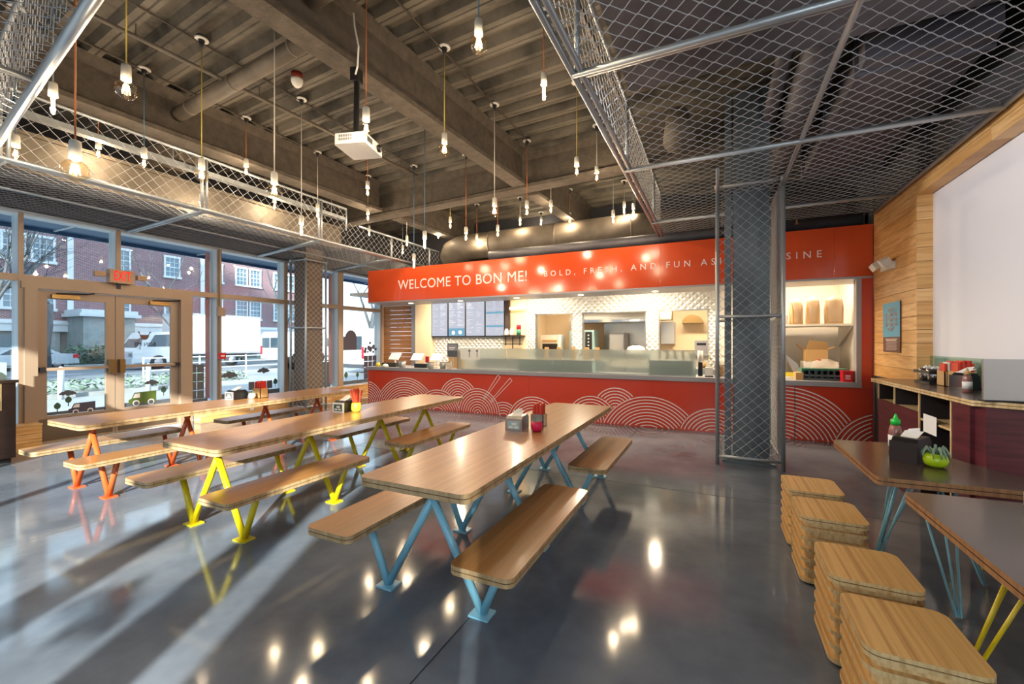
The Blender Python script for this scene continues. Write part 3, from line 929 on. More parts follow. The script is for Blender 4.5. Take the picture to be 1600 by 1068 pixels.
# ================================================================ pendant lamps
PT = 4.63
def bulb_mesh(kind):
    g_ = MB(); f_ = MB()
    if kind == 'globe':
        R0 = .066
        prof = [(.014, .075), (.016, .058), (.03, .045)] + [(R0 * math.cos(R(a)), R0 * math.sin(R(a))) for a in (50, 30, 10, -10, -30, -50, -70)] + [(.004, -R0)]
        g_.lathe(prof, n=16)
        for a in range(6):
            t_ = math.pi * a / 3
            f_.tube((.012 * math.cos(t_), .012 * math.sin(t_), .035), (.024 * math.cos(t_ + .6), .024 * math.sin(t_ + .6), -.025), .0035, 5)
    elif kind == 'tube':
        g_.lathe([(.013, .085), (.02, .065), (.022, .05), (.022, -.06), (.016, -.075), (.004, -.08)], n=14)
        for a in range(4):
            t_ = math.pi * a / 2
            f_.tube((.009 * math.cos(t_), .009 * math.sin(t_), .05), (.009 * math.cos(t_ + .5), .009 * math.sin(t_ + .5), -.055), .0042, 5)
    else:
        g_.lathe([(.013, .072), (.016, .055), (.026, .03), (.033, .005), (.033, -.018), (.024, -.042), (.012, -.052), (.003, -.055)], n=14)
        for a in range(5):
            t_ = 2 * math.pi * a / 5
            f_.tube((.008 * math.cos(t_), .008 * math.sin(t_), .035), (.017 * math.cos(t_ + .6), .017 * math.sin(t_ + .6), -.022), .0036, 5)
    def me(mb, nm, m):
        k = bpy.data.meshes.new(nm); k.from_pydata(mb.v, [], mb.f); k.materials.append(m)
        k.polygons.foreach_set('use_smooth', [True] * len(k.polygons)); k.update()
        return k
    return me(g_, kind + '_bulb', M['bulbglass']), me(f_, kind + '_filament', M['filament_hot'] if kind == 'tube' else M['filament'])
BULB = {k: bulb_mesh(k) for k in ('globe', 'tube', 'pear')}
def shared(mb, nm, m, smooth=True):
    k = bpy.data.meshes.new(nm); k.from_pydata(mb.v, [], mb.f); k.materials.append(m)
    k.polygons.foreach_set('use_smooth', [smooth] * len(k.polygons)); k.update()
    return k
CANOPY = shared(MB().lathe([(.062, 0), (.062, -.012), (.045, -.016), (.03, -.012)], n=18), 'canopy', M['whitep'], False)
GRIP = shared(MB().lathe([(.03, -.012), (.022, -.05), (.007, -.085)], n=12), 'cord_grip', M['black'])
JBOX = shared(MB().lathe([(.05, 0.03), (.05, 0)], n=12), 'ceiling_box', M['beam'])
SOCK = shared(MB().lathe([(.012, .118), (.026, .110), (.029, .095), (.030, .0), (.022, -.004)], n=14), 'socket', M['ceramic'])
CORDC = {'yellow': '#b7a24a', 'orange': '#b0683a', 'white': '#cfc9c0', 'blue': '#4a7590', 'grey': '#7f8a94'}
CORD = {k: mat('cord_' + k, v, .7) for k, v in CORDC.items()}
ORD = ['first', 'second', 'third', 'fourth', 'fifth', 'sixth', 'seventh', 'eighth', 'ninth']
lamp_data = bpy.data.lights.new('filament_glow', 'POINT')
lamp_data.energy = 13.0
lamp_data.color = (1.0, 0.85, 0.66)
lamp_data.shadow_soft_size = 0.03
PEND = [  # x, y, z of the bulb, shape, cord
 (-4.84, 1.52, 3.42, 'tube', 'grey'), (-3.76, 1.55, 3.28, 'globe', 'yellow'), (-3.50, 1.195, 2.54, 'globe', 'orange'), (-5.92, 1.61, 3.26, 'pear', 'blue'),
 (-6.70, 2.493, 3.76, 'pear', 'orange'), (-5.92, 2.605, 3.55, 'pear', 'blue'), (-4.80, 2.605, 3.22, 'globe', 'yellow'), (-3.70, 2.63, 2.90, 'globe', 'white'), (-2.62, 2.68, 3.27, 'pear', 'orange'), (-1.51, 2.62, 3.60, 'globe', 'blue'),
 (-6.70, 3.627, 3.452, 'tube', 'grey'), (-5.92, 3.785, 3.88, 'pear', 'orange'), (-4.82, 3.80, 2.95, 'tube', 'white'), (-2.60, 3.785, 3.54, 'globe', 'yellow'), (-1.47, 3.785, 3.87, 'tube', 'orange'),
 (-6.70, 4.766, 3.778, 'pear', 'grey'), (-5.93, 4.98, 3.60, 'pear', 'white'), (-4.84, 4.98, 3.80, 'pear', 'orange'), (-3.76, 4.98, 2.91, 'tube', 'blue'), (-2.63, 4.98, 3.22, 'globe', 'white'), (-1.51, 4.98, 3.55, 'pear', 'yellow'),
 (-5.92, 6.1, 3.84, 'pear', 'yellow'), (-4.84, 6.1, 2.89, 'tube', 'blue'), (-3.76, 6.1, 3.24, 'pear', 'orange'), (-2.65, 6.1, 3.52, 'pear', 'orange'), (-1.55, 6.1, 3.87, 'pear', 'white'),
 (-7.0, 7.25, 3.92, 'pear', 'grey'), (-5.94, 7.25, 3.59, 'pear', 'white'), (-4.84, 7.25, 3.85, 'pear', 'yellow'), (-3.76, 7.25, 3.56, 'pear', 'orange'), (-2.68, 7.25, 3.88, 'pear', 'white'), (-1.56, 7.25, 3.55, 'pear', 'grey'),
 (-7.03, 8.42, 3.73, 'pear', 'grey'), (-5.96, 8.42, 4.04, 'tube', 'blue'), (-4.90, 8.42, 3.78, 'pear', 'orange'), (-3.82, 8.42, 4.06, 'pear', 'white'), (-2.70, 8.42, 3.98, 'pear', 'orange'), (-1.60, 8.42, 4.05, 'tube', 'grey'), (-1.45, 8.55, 4.03, 'pear', 'blue'),
 (-6.0, 9.6, 4.32, 'pear', 'grey'), (-3.80, 9.6, 4.35, 'tube', 'blue'), (-2.72, 9.6, 4.35, 'pear', 'white'),
]
rows = {}
for p_ in PEND:
    r_ = min(range(8), key=lambda i: abs(p_[1] - (1.42 + 1.166 * i)))
    rows.setdefault(r_, []).append(p_)
SHAPEW = {'globe': 'clear globe', 'tube': 'long tubular', 'pear': 'small pear-shaped'}
ROWW = {0: 'nearest the camera', 1: 'second from camera', 2: 'third from camera', 3: 'mid room', 4: 'before the cross beam', 5: 'behind the cross beam', 6: 'above the fascia', 7: 'farthest back'}
for r_, lst in sorted(rows.items()):
    for i_, (x, y, zb, kind, cord) in enumerate(sorted(lst)):
        t = thing('pendant_lamp', '%s bulb on %s cord, %s from left in the row %s' % (SHAPEW[kind], cord, ORD[i_], ROWW[r_]), 'pendant lamp', (x, y, PT), 0, 'bare bulb pendants')
        link('ceiling_box', JBOX, t, (0, 0, 0)); link('canopy', CANOPY, t); link('cord_grip', GRIP, t)
        dz = zb - PT
        MB().tube((0, 0, -.08), (0, 0, dz + .175), .0052, 6).build('cord', CORD[cord], t, True)
        link('socket', SOCK, t, (0, 0, dz + .065))
        bo = link('bulb', BULB[kind][0], t, (0, 0, dz))
        link('filament', BULB[kind][1], bo)
        lo = bpy.data.objects.new('filament_glow', lamp_data)
        COL.objects.link(lo); lo.parent = t; lo.location = (0, 0, dz - .02)
# ================================================================ red service counter
YC = 7.82
t = thing('service_counter', 'long red service counter with white wave arcs and a grey countertop', 'counter', (-2.75, YC, 0))
ox, oy, oz = -2.75, YC, 0
edges = [-7.586, -5.0, -3.35, -1.0, 1.10, 2.06]
for a, b in zip(edges[:-1], edges[1:]):
    MB().box(a - ox + .0015, b - ox - .0015, 0, 0.04, 0.0, 0.832).build('front_panel', M['redlow'], t)
MB().box(-7.586 - ox, -7.55 - ox, 0.04, 0.7, 0.0, 0.832).build('end_panel', M['redlow'], t)
MB().box(-7.64 - ox, 1.92 - ox, -0.03, 0.70, 0.832, 0.905).build('countertop', M['graytrim'], t)
t2 = setting('trim_2')
MB().box(1.92, 2.058, 7.82, 7.86, 0.834, 2.428).build('red_panel', M['redlow'], t2)
MB().box(1.862, 1.922, 7.81, 7.96, 0.907, 2.428).build('jamb_trim', M['graytrim'], t2)
MB().box(1.105 - ox - .004, 1.105 - ox + .004, -0.004, 0.0, 0.0, 0.832).build('door_seam', M['black'], t)
MB().box(1.098 - ox, 1.112 - ox, -0.014, -0.004, 0.36, 0.46).build('door_pull', M['steel'], t)

# white arcs: hills are discs (x, z, r, order); a hill is hidden where a nearer one covers it
HILLS = [(-7.62, .02, .525, 9), (-6.457, -.237, .912, 4), (-5.548, -.158, .596, 8), (-5.014, .23, .48, 2), (-4.53, .0, .515, 7), (-3.92, -.08, .345, 3), (-3.264, -.15, .56, 8),
         (-2.09, .027, .46, 5), (-1.64, .262, .40, 3), (-1.06, -.336, .868, 7), (-.029, -.147, .534, 8), (.95, -.2, 1.0, 6), (2.25, -.2, .675, 9)]
for (hx, hz, hr, ho) in HILLS:
    r = hr
    while r > 0.02:
        wd = 0.008
        run = []
        def flush(run):
            mb = MB()
            for i in range(len(run) - 1):
                a0, a1 = run[i], run[i + 1]
                q = []
                for aa, rr in ((a0, r - wd), (a1, r - wd), (a1, r + wd), (a0, r + wd)):
                    q.append((hx - ox + rr * math.cos(aa), hz + rr * math.sin(aa)))
                vs = [(p[0], -0.0025, p[1]) for p in q]
                mb.add(vs, [(0, 1, 2, 3)])
            if len(run) > 2:
                mb.build('wave_arc', M['white'], t)
        N = max(16, int(150 * r))
        for i in range(N + 1):
            aa = math.pi * (-0.25 + 1.5 * i / N)
            x = hx + r * math.cos(aa); zz = hz + r * math.sin(aa)
            ok = 0.004 < zz < 0.825 and -7.58 < x < 2.055
            if ok:
                for (kx, kz, kr, ko) in HILLS:
                    if ko > ho and (x - kx) ** 2 + (zz - kz) ** 2 < (kr + .006) ** 2:
                        ok = False; break
            if ok:
                run.append(aa)
            else:
                flush(run); run = []
        flush(run)
        r -= 0.055
for (x0, z0, x1, z1) in ((-4.02, .80, -4.385, .305), (-3.75, .74, -4.225, .25)):
    d = Vector((x1 - x0, 0, z1 - z0)).normalized(); nn = Vector((-d.z, 0, d.x))
    p0 = Vector((x0 - ox, -.0025, z0)); p1 = Vector((x1 - ox, -.0025, z1))
    mb = MB()
    def bar(a, b, w_=.005):
        dd = (b - a).normalized(); n2 = Vector((-dd.z, 0, dd.x)) * w_
        mb.add([a - n2, b - n2, b + n2, a + n2], [(0, 1, 2, 3)])
    bar(p0 - nn * .036, p1 - nn * .016); bar(p0 + nn * .036, p1 + nn * .016); bar(p0 - nn * .036, p0 + nn * .036); bar(p1 - nn * .016, p1 + nn * .016)
    mb.build('chopstick_motif', M['white'], t)

# ---------------------------------------------------------------- red fascia above the counter
t = thing('counter_fascia', 'glossy red fascia with white lettering hung above the service counter', 'fascia', (-2.75, YC, 2.46))
oz = 2.46
edges = [-7.586, -7.10, -5.85, -4.60, -3.36, -2.14, -.87, .36, 1.60, 2.06]
for k, (a, b) in enumerate(zip(edges[:-1], edges[1:])):
    p_ = MB().box(a - ox + .001, b - ox - .001, 0, 0.02, 0, .75).build('panel', M['red'], t)
    if b < 0.5:
        rv = MB()
        for i in range(int((b - a) / .11)):
            rv.tube((a - ox + .06 + i * .11, 0, .035), (a - ox + .06 + i * .11, -.003, .035), .006, 6)
        for i in range(6):
            rv.tube((b - ox - .02, 0, .10 + i * .12), (b - ox - .02, -.003, .10 + i * .12), .006, 6)
        rv.build('rivet_row', M['red'], p_)
MB().box(-7.586 - ox, -7.566 - ox, 0.02, .75, 0, .75).build('end_panel', M['red'], t)
MB().box(-7.586 - ox, 2.06 - ox, 0.0, .75, -.03, -.001).build('underside', M['graytrim'], t)
MB().box(-7.586 - ox, 2.06 - ox, .02, .75, .73, .75).build('top_panel', M['black'], t)
def lettering(body, x0, x1, z0, z1, space=1.0, bold=0.0):
    me = text_mesh(body, x1 - x0, z1 - z0, .006, space, bold)
    for vs, fs in split_loose(me):
        MB().add(vs, fs).build('letter', M['white'], t, False, (x0 - ox, 0, z0 - oz))
lettering('WELCOME TO BON ME!', -6.66, -3.40, 2.715, 2.93, 1.06, 0.0)
lettering('BOLD, FRESH, AND FUN ASIAN CUISINE', -3.03, 1.446, 2.762, 2.885, 1.75, 0.0)
# downlights in the underside
for i, x in enumerate((-6.6, -5.2, -3.8, -2.4, -1.0, 0.5)):
    o = MB().tube((x - ox, .38, -.031), (x - ox, .38, -.036), .055, 16).build('downlight', emis('downlight_%d' % i, '#ffdca8', 6.0) if i == 0 else bpy.data.materials['downlight_0'], t)
    sp = bpy.data.lights.new('downlight_beam', 'SPOT'); sp.energy = 50; sp.color = (1, .8, .55); sp.spot_size = R(168); sp.spot_blend = .25; sp.shadow_soft_size = .05
    so = bpy.data.objects.new('downlight_beam', sp); COL.objects.link(so); so.location = (x, YC + .38, 2.41)

# ================================================================ kitchen behind the counter
k_ = setting('wall_kitchen')
MB().box(-9.05, -7.62, 9.62, 9.72, 2.42, 2.75).build('wall_section', M['creamw'], k_)
z = 0.0; i = 0
while z < 2.42:
    MB().box(-8.72, -7.62, 9.60, 9.62, z + .002, z + .118).build('plank', M['woodpanel'], k_); z += .12; i += 1
MB().box(-7.62, -7.43, 9.50, 9.62, 0, 2.55).build('frame_post', M['graytrim'], k_)
MB().box(-7.43, -4.19, 9.60, 9.72, 0, 2.75).build('wall_section', M['cream'], k_)
MB().box(-7.43, -6.93, 9.42, 9.60, 0, 2.75).build('wall_section', M['cream'], k_)
MB().box(-4.19, 2.3, 9.66, 9.74, 0, 1.25).build('wall_section', M['creamw'], k_)
MB().box(-4.19, 2.3, 9.66, 9.74, 2.18, 2.75).build('wall_section', M['creamw'], k_)
for a, b in ((-4.19, -3.97), (-3.04, -2.80), (-1.36, -1.11), (-.13, 2.3)):
    MB().box(a, b, 9.66, 9.74, 1.25, 2.18).build('wall_section', M['creamw'], k_)
MB().box(2.06, 2.3, 7.86, 9.66, 0, 2.75).build('wall_section', M['creamw'], k_)
def quilt(x0, x1, z0, z1, y, s_, parent, m='quilt'):
    mb = MB()
    nx = max(1, round((x1 - x0) / s_)); nz = max(1, round((z1 - z0) / s_))
    dx = (x1 - x0) / nx; dz = (z1 - z0) / nz
    for i in range(nx * 2 + 1):
        for j in range(nz * 2 + 1):
            if (i + j) % 2:
                continue
            cx = x0 + i * dx / 2; cz = z0 + j * dz / 2
            q = [(max(x0, cx - dx / 2), cz), (cx, max(z0, cz - dz / 2)), (min(x1, cx + dx / 2), cz), (cx, min(z1, cz + dz / 2))]
            mb.add([(p[0], y, p[1]) for p in q] + [(cx, y - .022, cz)], [(0, 1, 4), (1, 2, 4), (2, 3, 4), (3, 0, 4)])
    o = mb.build('quilted_panel', M[m], parent); o['kind'] = 'stuff'; return o
quilt(-6.92, -4.80, 0.90, 1.68, 9.595, .13, k_)
quilt(-4.19, 0.06, 2.18, 2.72, 9.655, .14, k_)
for a, b in ((-4.19, -3.97), (-3.04, -2.80), (-1.36, -1.11), (-.13, .08)):
    quilt(a, b, 1.0, 2.18, 9.655, .12, k_)
for a, b in ((-3.97, -3.04), (-2.80, -1.36), (-1.11, -.13)):
    MB().box(a, b, 9.63, 9.76, 2.16, 2.19).box(a, a + .02, 9.63, 9.76, 1.25, 2.16).box(b - .02, b, 9.63, 9.76, 1.25, 2.16).box(a, b, 9.55, 9.78, 1.22, 1.25).build('pass_frame', M['steel'], k_)
# white wall tiles to the right of the pass
mb = MB(); z = .95; r_ = 0
while z < 2.6:
    x = .12 + (.07 if r_ % 2 else 0)
    while x < 1.05:
        mb.box(x, x + .136, 9.648, 9.66, z, z + .066); x += .14
    z += .07; r_ += 1
o = mb.build('wall_tiles', M['creamw'], k_); o['kind'] = 'stuff'
kc = setting('ceiling_kitchen')
MB().box(-8.97, 2.4, 8.57, 13.0, 2.75, 2.82).build('ceiling_board', M['creamw'], kc)
kb = setting('wall_kitchen_back')
MB().box(-8.97, 2.4, 12.6, 12.75, 0, 2.75).build('wall_section', M['cream'], kb)
MB().box(-4.9, -4.8, 9.74, 12.6, 0, 2.75).build('wall_section', M['cream'], kb)
MB().box(1.0, 1.1, 9.74, 12.6, 0, 2.75).build('wall_section', M['cream'], kb)
troffer = emis('troffer_panel', '#ffe2b8', 2.2)
for i, (x, y, nm) in enumerate(((-6.2, 8.95, 'over the tills'), (-3.8, 8.95, 'over the salad station'), (-1.4, 8.95, 'over the cups'), (1.2, 8.95, 'over the paper bags'), (-3.0, 11.0, 'over the oven'), (-.8, 11.0, 'over the back range'))):
    t2 = thing('ceiling_light', 'rectangular kitchen ceiling light ' + nm, 'ceiling light', (x, y, 2.75))
    MB().box(-.6, .6, -.15, .15, -.02, 0).build('frame', M['whitep'], t2)
    MB().box(-.57, .57, -.12, .12, -.024, -.02).build('diffuser', troffer, t2)
    al = bpy.data.lights.new('kitchen_light', 'AREA'); al.shape = 'RECTANGLE'; al.size = 1.1; al.size_y = .22; al.energy = (34, 34, 34, 15, 60, 60)[i]; al.color = (1, .83, .60)
    ao = bpy.data.objects.new('kitchen_light', al); COL.objects.link(ao); ao.parent = t2; ao.location = (0, 0, -.03)

# menu boards
xs = [-6.925, -6.39, -5.85, -5.27, -4.72]
NM = ['leftmost menu screen with plain text over the quilted tiles', 'second menu screen with a blue bowl picture at its foot', 'third menu screen with columns of small text', 'rightmost menu screen with two blue bands']
for i in range(4):
    a, b = xs[i], xs[i + 1]
    t2 = thing('menu_screen', NM[i], 'menu screen', ((a + b) / 2, 9.50, 1.63), 0, 'menu screens')
    W = b - a
    MB().box(-W / 2 + .004, W / 2 - .004, -.03, .05, 0, .96).build('bezel', M['black'], t2)
    sc_ = MB().box(-W / 2 + .022, W / 2 - .022, -.034, -.03, .03, .935).build('screen', M['screen'], t2)
    tx = MB(); random.seed(30 + i)
    for r_ in range(26):
        z = .88 - r_ * .031
        if i == 1 and z < .26: break
        if r_ % 7 == 6: continue
        for c0, c1 in ((-.42, -.05), (.05, .42)):
            L_ = c0 + (c1 - c0) * random.uniform(.35, 1)
            tx.box(c0 * W, L_ * W, -.0355, -.034, z, z + .007)
    tx.build('menu_text', M['ink'], sc_)
    if i == 1:
        MB().box(-W / 2 + .024, W / 2 - .024, -.0362, -.034, .032, .23).build('picture', M['screenblue'], sc_)
        MB().tube((-.1, -.0364, .11), (-.1, -.0370, .11), .05, 16).tube((.11, -.0364, .12), (.11, -.0370, .12), .05, 16).build('bowl_print', M['white'], sc_)
    if i == 3:
        for z in (.24, .58):
            MB().box(-W / 2 + .03, W / 2 - .03, -.0362, -.034, z, z + .05).build('band', M['screenblue'], sc_)
o = MB().box(-4.715, -4.60, 9.48, 9.56, 1.63, 2.60).build('speaker_panel', M['darkwood'])
tag(o, 'narrow dark speckled panel at the right end of the menu screens', 'panel')

# niche shelf
t2 = thing('wall_shelf', 'small wall shelf with a dark bracket right of the menu screens', 'shelf', (-4.48, 9.45, 1.64))
MB().box(-.27, .27, -.12, .15, 0, .025).build('board', M['darkwood'], t2)
MB().box(-.27, .27, -.02, 0, -.20, -.18).box(-.01, .01, -.02, 0, -.3, 0).box(-.2, -.18, -.02, 0, -.22, 0).box(.18, .2, -.02, 0, -.22, 0).build('bracket', M['black'], t2)
for x, nm in ((-4.64, 'left'), (-4.50, 'right')):
    t2 = thing('coffee_pot', '%s of two pale pots on the small wall shelf' % nm, 'pot', (x, 9.42, 1.666))
    MB().lathe([(.05, 0), (.055, .03), (.045, .12), (.03, .15), (.035, .16)], n=12).build('pot_body', M['whitepot'], t2, True)
    MB().path([(.045, 0, .12), (.08, 0, .1), (.075, 0, .05), (.05, 0, .03)], .008, 6).build('handle', M['kraft'], t2)
t2 = thing('sauce_can', 'red and green can on the small wall shelf', 'can', (-4.31, 9.42, 1.666))
MB().lathe([(.055, 0), (.055, .14)], n=14).build('can_body', M['greencrate'], t2, True)
MB().lathe([(.058, .14), (.058, .25), (.05, .255)], n=14).build('red_carton', M['redplastic'], t2, True)
o = MB().box(-4.76, -4.22, 9.5, 9.59, 2.30, 2.36).build('wall_lamp', emis('shelf_lamp', '#ffd9a0', 3.0)); tag(o, 'lit strip lamp above the small wall shelf', 'lamp')

# tablets at the till
def till(x, nm):
    t2 = thing('till_tablet', 'white till tablet on a stand, %s on the red counter' % nm, 'till', (x, 8.22, .905), R(0), 'till tablets')
    mx = Matrix.Translation((0, 0, .20)) @ Matrix.Rotation(R(-35), 4, 'X')
    MB().prism(rrect(-.10, .10, -.07, .07, .02, 3), 0, .015).build('foot', M['whitep'], t2)
    MB().tube((0, .02, .015), (0, 0, .2), .022, 10).build('stem', M['whitep'], t2)
    p_ = MB().box(-.15, .15, -.012, .012, -.10, .10, Matrix.Translation((0, 0, .24)) @ Matrix.Rotation(R(-40), 4, 'X')).build('tablet', M['whitep'], t2)
    MB().box(-.13, .13, .0125, .014, -.085, .085, Matrix.Translation((0, 0, .24)) @ Matrix.Rotation(R(-40), 4, 'X')).build('display', M['black'], p_)
till(-7.10, 'leftmost'); till(-6.42, 'middle one'); till(-5.86, 'rightmost')
o = MB().box(-7.28, -6.86, 7.95, 8.1, .905, 1.0).build('cash_drawer', M['black']); tag(o, 'low black box under the leftmost till', 'box')
o = MB().box(-6.30, -5.98, 7.95, 8.12, .905, 1.0).build('cash_drawer', M['black']); tag(o, 'low black box between the middle and right tills', 'box')
def bucket(x, y, r, h, m, nm, cat='tub', z0=.905):
    t2 = thing('steel_tub', nm, cat, (x, y, z0))
    MB().lathe([(r * .85, 0), (r, h), (r * .93, h), (r * .8, .01)], n=16).build('tub_body', M[m], t2, True)
    MB().lathe([(r * 1.06, h - .015), (r * 1.06, h), (r, h)], n=16).build('rim', M['chrome'], t2, True)
    return t2
bucket(-6.62, 7.92, .085, .15, 'steel', 'round steel tub left of the middle till')
bucket(-5.82, 7.93, .085, .14, 'steel', 'round steel tub in front of the right till')
bucket(-5.48, 7.93, .08, .15, 'steel', 'round steel tub next to the clear cups')
bucket(-5.32, 7.93, .06, .16, 'plasticbag', 'clear plastic cup stack beside the steel tubs', 'cups')
o = MB().lathe([(.05, 0), (.055, .05), (.04, .09), (.01, .1)], (-7.37, 7.93, .905), 12).build('yellow_pot', M['yellowpot'], None, True); tag(o, 'tiny yellow pot at the left end of the red counter', 'pot')
o = MB().lathe([(.07, 0), (.08, .03), (.05, .07), (.02, .08)], (-7.08, 7.86, .905), 12).build('paper_bowl', M['paper'], None, True); tag(o, 'crumpled white cup lying at the left end of the counter', 'cup')
t2 = thing('card_stand', 'small red card stand between the tills', 'card stand', (-6.09, 8.17, .905))
MB().box(-.05, .05, -.012, 0, .12, .26).build('card', M['redplastic'], t2); MB().tube((0, 0, 0), (0, 0, .13), .008, 6).box(-.04, .04, -.03, .03, 0, .012).build('stand', M['steel'], t2)
t2 = thing('sign_frame', 'dark framed notice standing on the counter left of the frosted screen', 'sign', (-5.34, 8.1, .905))
MB().box(-.14, .14, -.01, .01, .26, .56).build('frame', M['decalgrey'], t2)
p_ = MB().box(-.12, .12, -.014, -.01, .40, .54).build('print', M['graytrim'], t2)
MB().box(-.09, .07, -.0155, -.014, .45, .48).box(-.09, .03, -.0155, -.014, .42, .435).build('print_mark', M['white'], p_)
MB().tube((0, 0, 0), (0, 0, .26), .012, 8).box(-.08, .08, -.05, .05, 0, .012).build('stand', M['steel'], t2)
o = MB().box(-5.60, -5.24, 8.32, 8.44, .905, 1.30).build('paper_stack', M['kraft']); tag(o, 'tall brown paper stack behind the framed notice', 'paper stack')

# frosted sneeze guard
t2 = thing('sneeze_guard', 'long frosted glass screen standing along the countertop', 'glass screen', (-2.7, 7.96, .905))
for a, b in ((-5.13, -3.92), (-3.91, -2.70), (-2.69, -1.50), (-1.49, -.30)):
    MB().box(a + 2.7, b + 2.7, -.004, .004, .01, .455).build('glass_panel', M['frost'], t2)
MB().box(-2.43, 2.40, -.015, .015, 0, .012).build('channel', M['steel'], t2)
t2 = thing('notice_sheet', 'white printed sheet with two small drawings behind the frosted screen', 'notice', (-4.80, 7.952, 1.12))
MB().box(-.24, .24, -.004, -.001, 0, .23).build('sheet', M['whitep'], t2)
MB().box(-.02, .0, -.006, -.004, .05, .2).box(.17, .19, -.006, -.004, .05, .2).tube((-.01, -.004, .19), (-.01, -.006, .19), .03, 8).tube((.18, -.004, .19), (.18, -.006, .19), .03, 8).build('drawing', M['ink'], t2)
for (x0, x1, z1, m, nm) in ((-3.72, -3.01, 1.12, 'tealblur', 'left of two pale blue trays behind the frosted screen'), (-2.95, -2.17, 1.12, 'tealblur', 'right of two pale blue trays behind the frosted screen'), (-1.10, -.36, 1.15, 'tealblur', 'pale blue cup rack at the right end of the frosted screen')):
    t2 = thing('prep_tray', nm, 'tray', ((x0 + x1) / 2, 8.32, .905))
    W = x1 - x0
    MB().box(-W / 2, W / 2, -.16, .16, 0, z1 - .905).build('tray_body', M[m], t2)
    MB().box(-W / 2 - .01, W / 2 + .01, -.17, .17, z1 - .905, z1 - .885).build('lid', M['steel'], t2)
for i in range(5):
    o = MB().lathe([(.035, 0), (.045, .15), (.04, .15)], (-1.0 + .135 * i, 8.30, 1.172), 12).build('plastic_cup', M['plasticbag'], None, True)
    tag(o, '%s clear cup from the left on the pale blue rack' % ORD[i], 'cup', 'cups on the rack')
for i, x in enumerate((-3.33, -3.05, -2.72, -2.44, -2.22)):
    o = MB().prism(rrect(-.05, .05, -.012, .012, .01, 2), 0, .26).build('wooden_scoop', M['kraft'], None, False, (x, 8.75, 1.13))
    tag(o, '%s wooden scoop from the left standing behind the pale trays' % ORD[i], 'scoop', 'wooden scoops')
o = MB().box(-5.0, -2.0, 8.55, 9.2, 0, 1.13).build('prep_station', M['steel']); tag(o, 'steel prep station behind the frosted screen', 'prep station')
o = MB().box(-1.9, .2, 8.60, 9.2, 0, 1.0).build('drink_station', M['steel']); tag(o, 'steel drink station behind the pale cup rack', 'station')
t2 = thing('towel_stand', 'white paper roll on a black stand at the end of the frosted screen', 'paper roll', (-.24, 8.2, .905))
MB().lathe([(.045, .24), (.045, .44)], n=14).build('roll', M['paper'], t2, True); MB().box(-.035, .035, -.035, .035, 0, .24).build('stand', M['black'], t2)
t2 = thing('sugar_caddy', 'white caddy box on the counter left of the caged column', 'caddy', (-.10, 8.05, .905))
MB().box(-.06, .06, -.05, .05, .02, .16).build('box', M['whitep'], t2); MB().box(-.065, .065, -.055, .055, 0, .02).build('base', M['black'], t2)
t2 = thing('cup_carrier', 'wire basket of brown packets beside the caged column', 'basket', (.06, 8.12, .905))
mbx = MB()
for z in (0.02, .08, .14, .2):
    mbx.path([(-.07, -.05, z), (.07, -.05, z), (.07, .05, z), (-.07, .05, z)], .004, 5, True)
for x in (-.07, 0, .07):
    mbx.tube((x, -.05, 0), (x, -.05, .2), .004, 5)
mbx.build('wire_frame', M['brass'], t2); MB().box(-.06, .06, -.04, .04, .01, .19).build('packets', M['kraft'], t2)

# things seen through the pass
t2 = thing('range_hood', 'long stainless range hood seen through the middle pass opening', 'hood', (-2.5, 11.7, 2.03))
MB().prismx([(-.5, 0), (-.5, .10), (.8, .45), (.8, 0)], -1.1, 1.1).build('hood_body', M['steel'], t2)
MB().box(-1.1, 1.1, -.52, -.49, -.01, .06).build('lip', M['chrome'], t2)
o = MB().box(-2.95, -1.60, 12.45, 12.59, .9, 2.03).build('wall_cladding', M['steel']); tag(o, 'shiny steel wall cladding under the range hood', 'cladding')
t2 = thing('counter_oven', 'blue-white countertop oven behind the quilted pillar', 'oven', (-3.25, 11.4, 1.2))
MB().box(-.32, .32, -.3, .3, 0, .62).build('case', M['tealblur'], t2); MB().box(-.26, .08, -.32, -.3, .08, .5).build('door_glass', M['farpane'], t2)
pn = MB().box(.12, .3, -.315, -.3, .05, .57).build('control_panel', M['black'], t2)
for i in range(5):
    MB().tube((.21, -.315, .12 + .09 * i), (.21, -.335, .12 + .09 * i), .02, 8).build('knob', M['whitep'], pn)
t2 = thing('toaster_oven', 'pale toaster oven in the left pass opening', 'oven', (-4.15, 11.4, 1.2))
MB().box(-.27, .27, -.25, .25, 0, .5).build('case', M['whitep'], t2); MB().box(-.22, .22, -.26, -.25, .05, .25).build('door_glass', M['black'], t2); MB().box(-.22, .22, -.28, -.25, .3, .36).build('handle', M['kraft'], t2)
o = MB().box(-4.6, -2.7, 11.0, 11.8, 0, 1.19).build('back_counter', M['steel']); tag(o, 'steel back counter carrying the two ovens', 'counter')
t2 = thing('steel_cabinet', 'dark steel cabinet beside the oven under the hood', 'cabinet', (-2.45, 11.9, 0))
MB().box(-.18, .22, -.2, .5, 0, 1.75).build('body', M['graytrim'], t2); MB().box(-.16, .2, -.215, -.2, .1, 1.7).build('door', M['steel'], t2)
t2 = thing('rice_cooker', 'white rounded cooker under the hood', 'cooker', (-1.85, 11.3, .95))
MB().lathe([(.22, 0), (.25, .05), (.25, .3), (.2, .42), (.08, .46)], n=20).build('pot', M['whitep'], t2, True); MB().tube((-.05, 0, .46), (.05, 0, .46), .02, 8).build('knob', M['black'], t2)
o = MB().box(-2.2, -1.2, 11.0, 12.4, 0, .94).build('cooking_range', M['steel']); tag(o, 'steel cooking range under the hood', 'range')
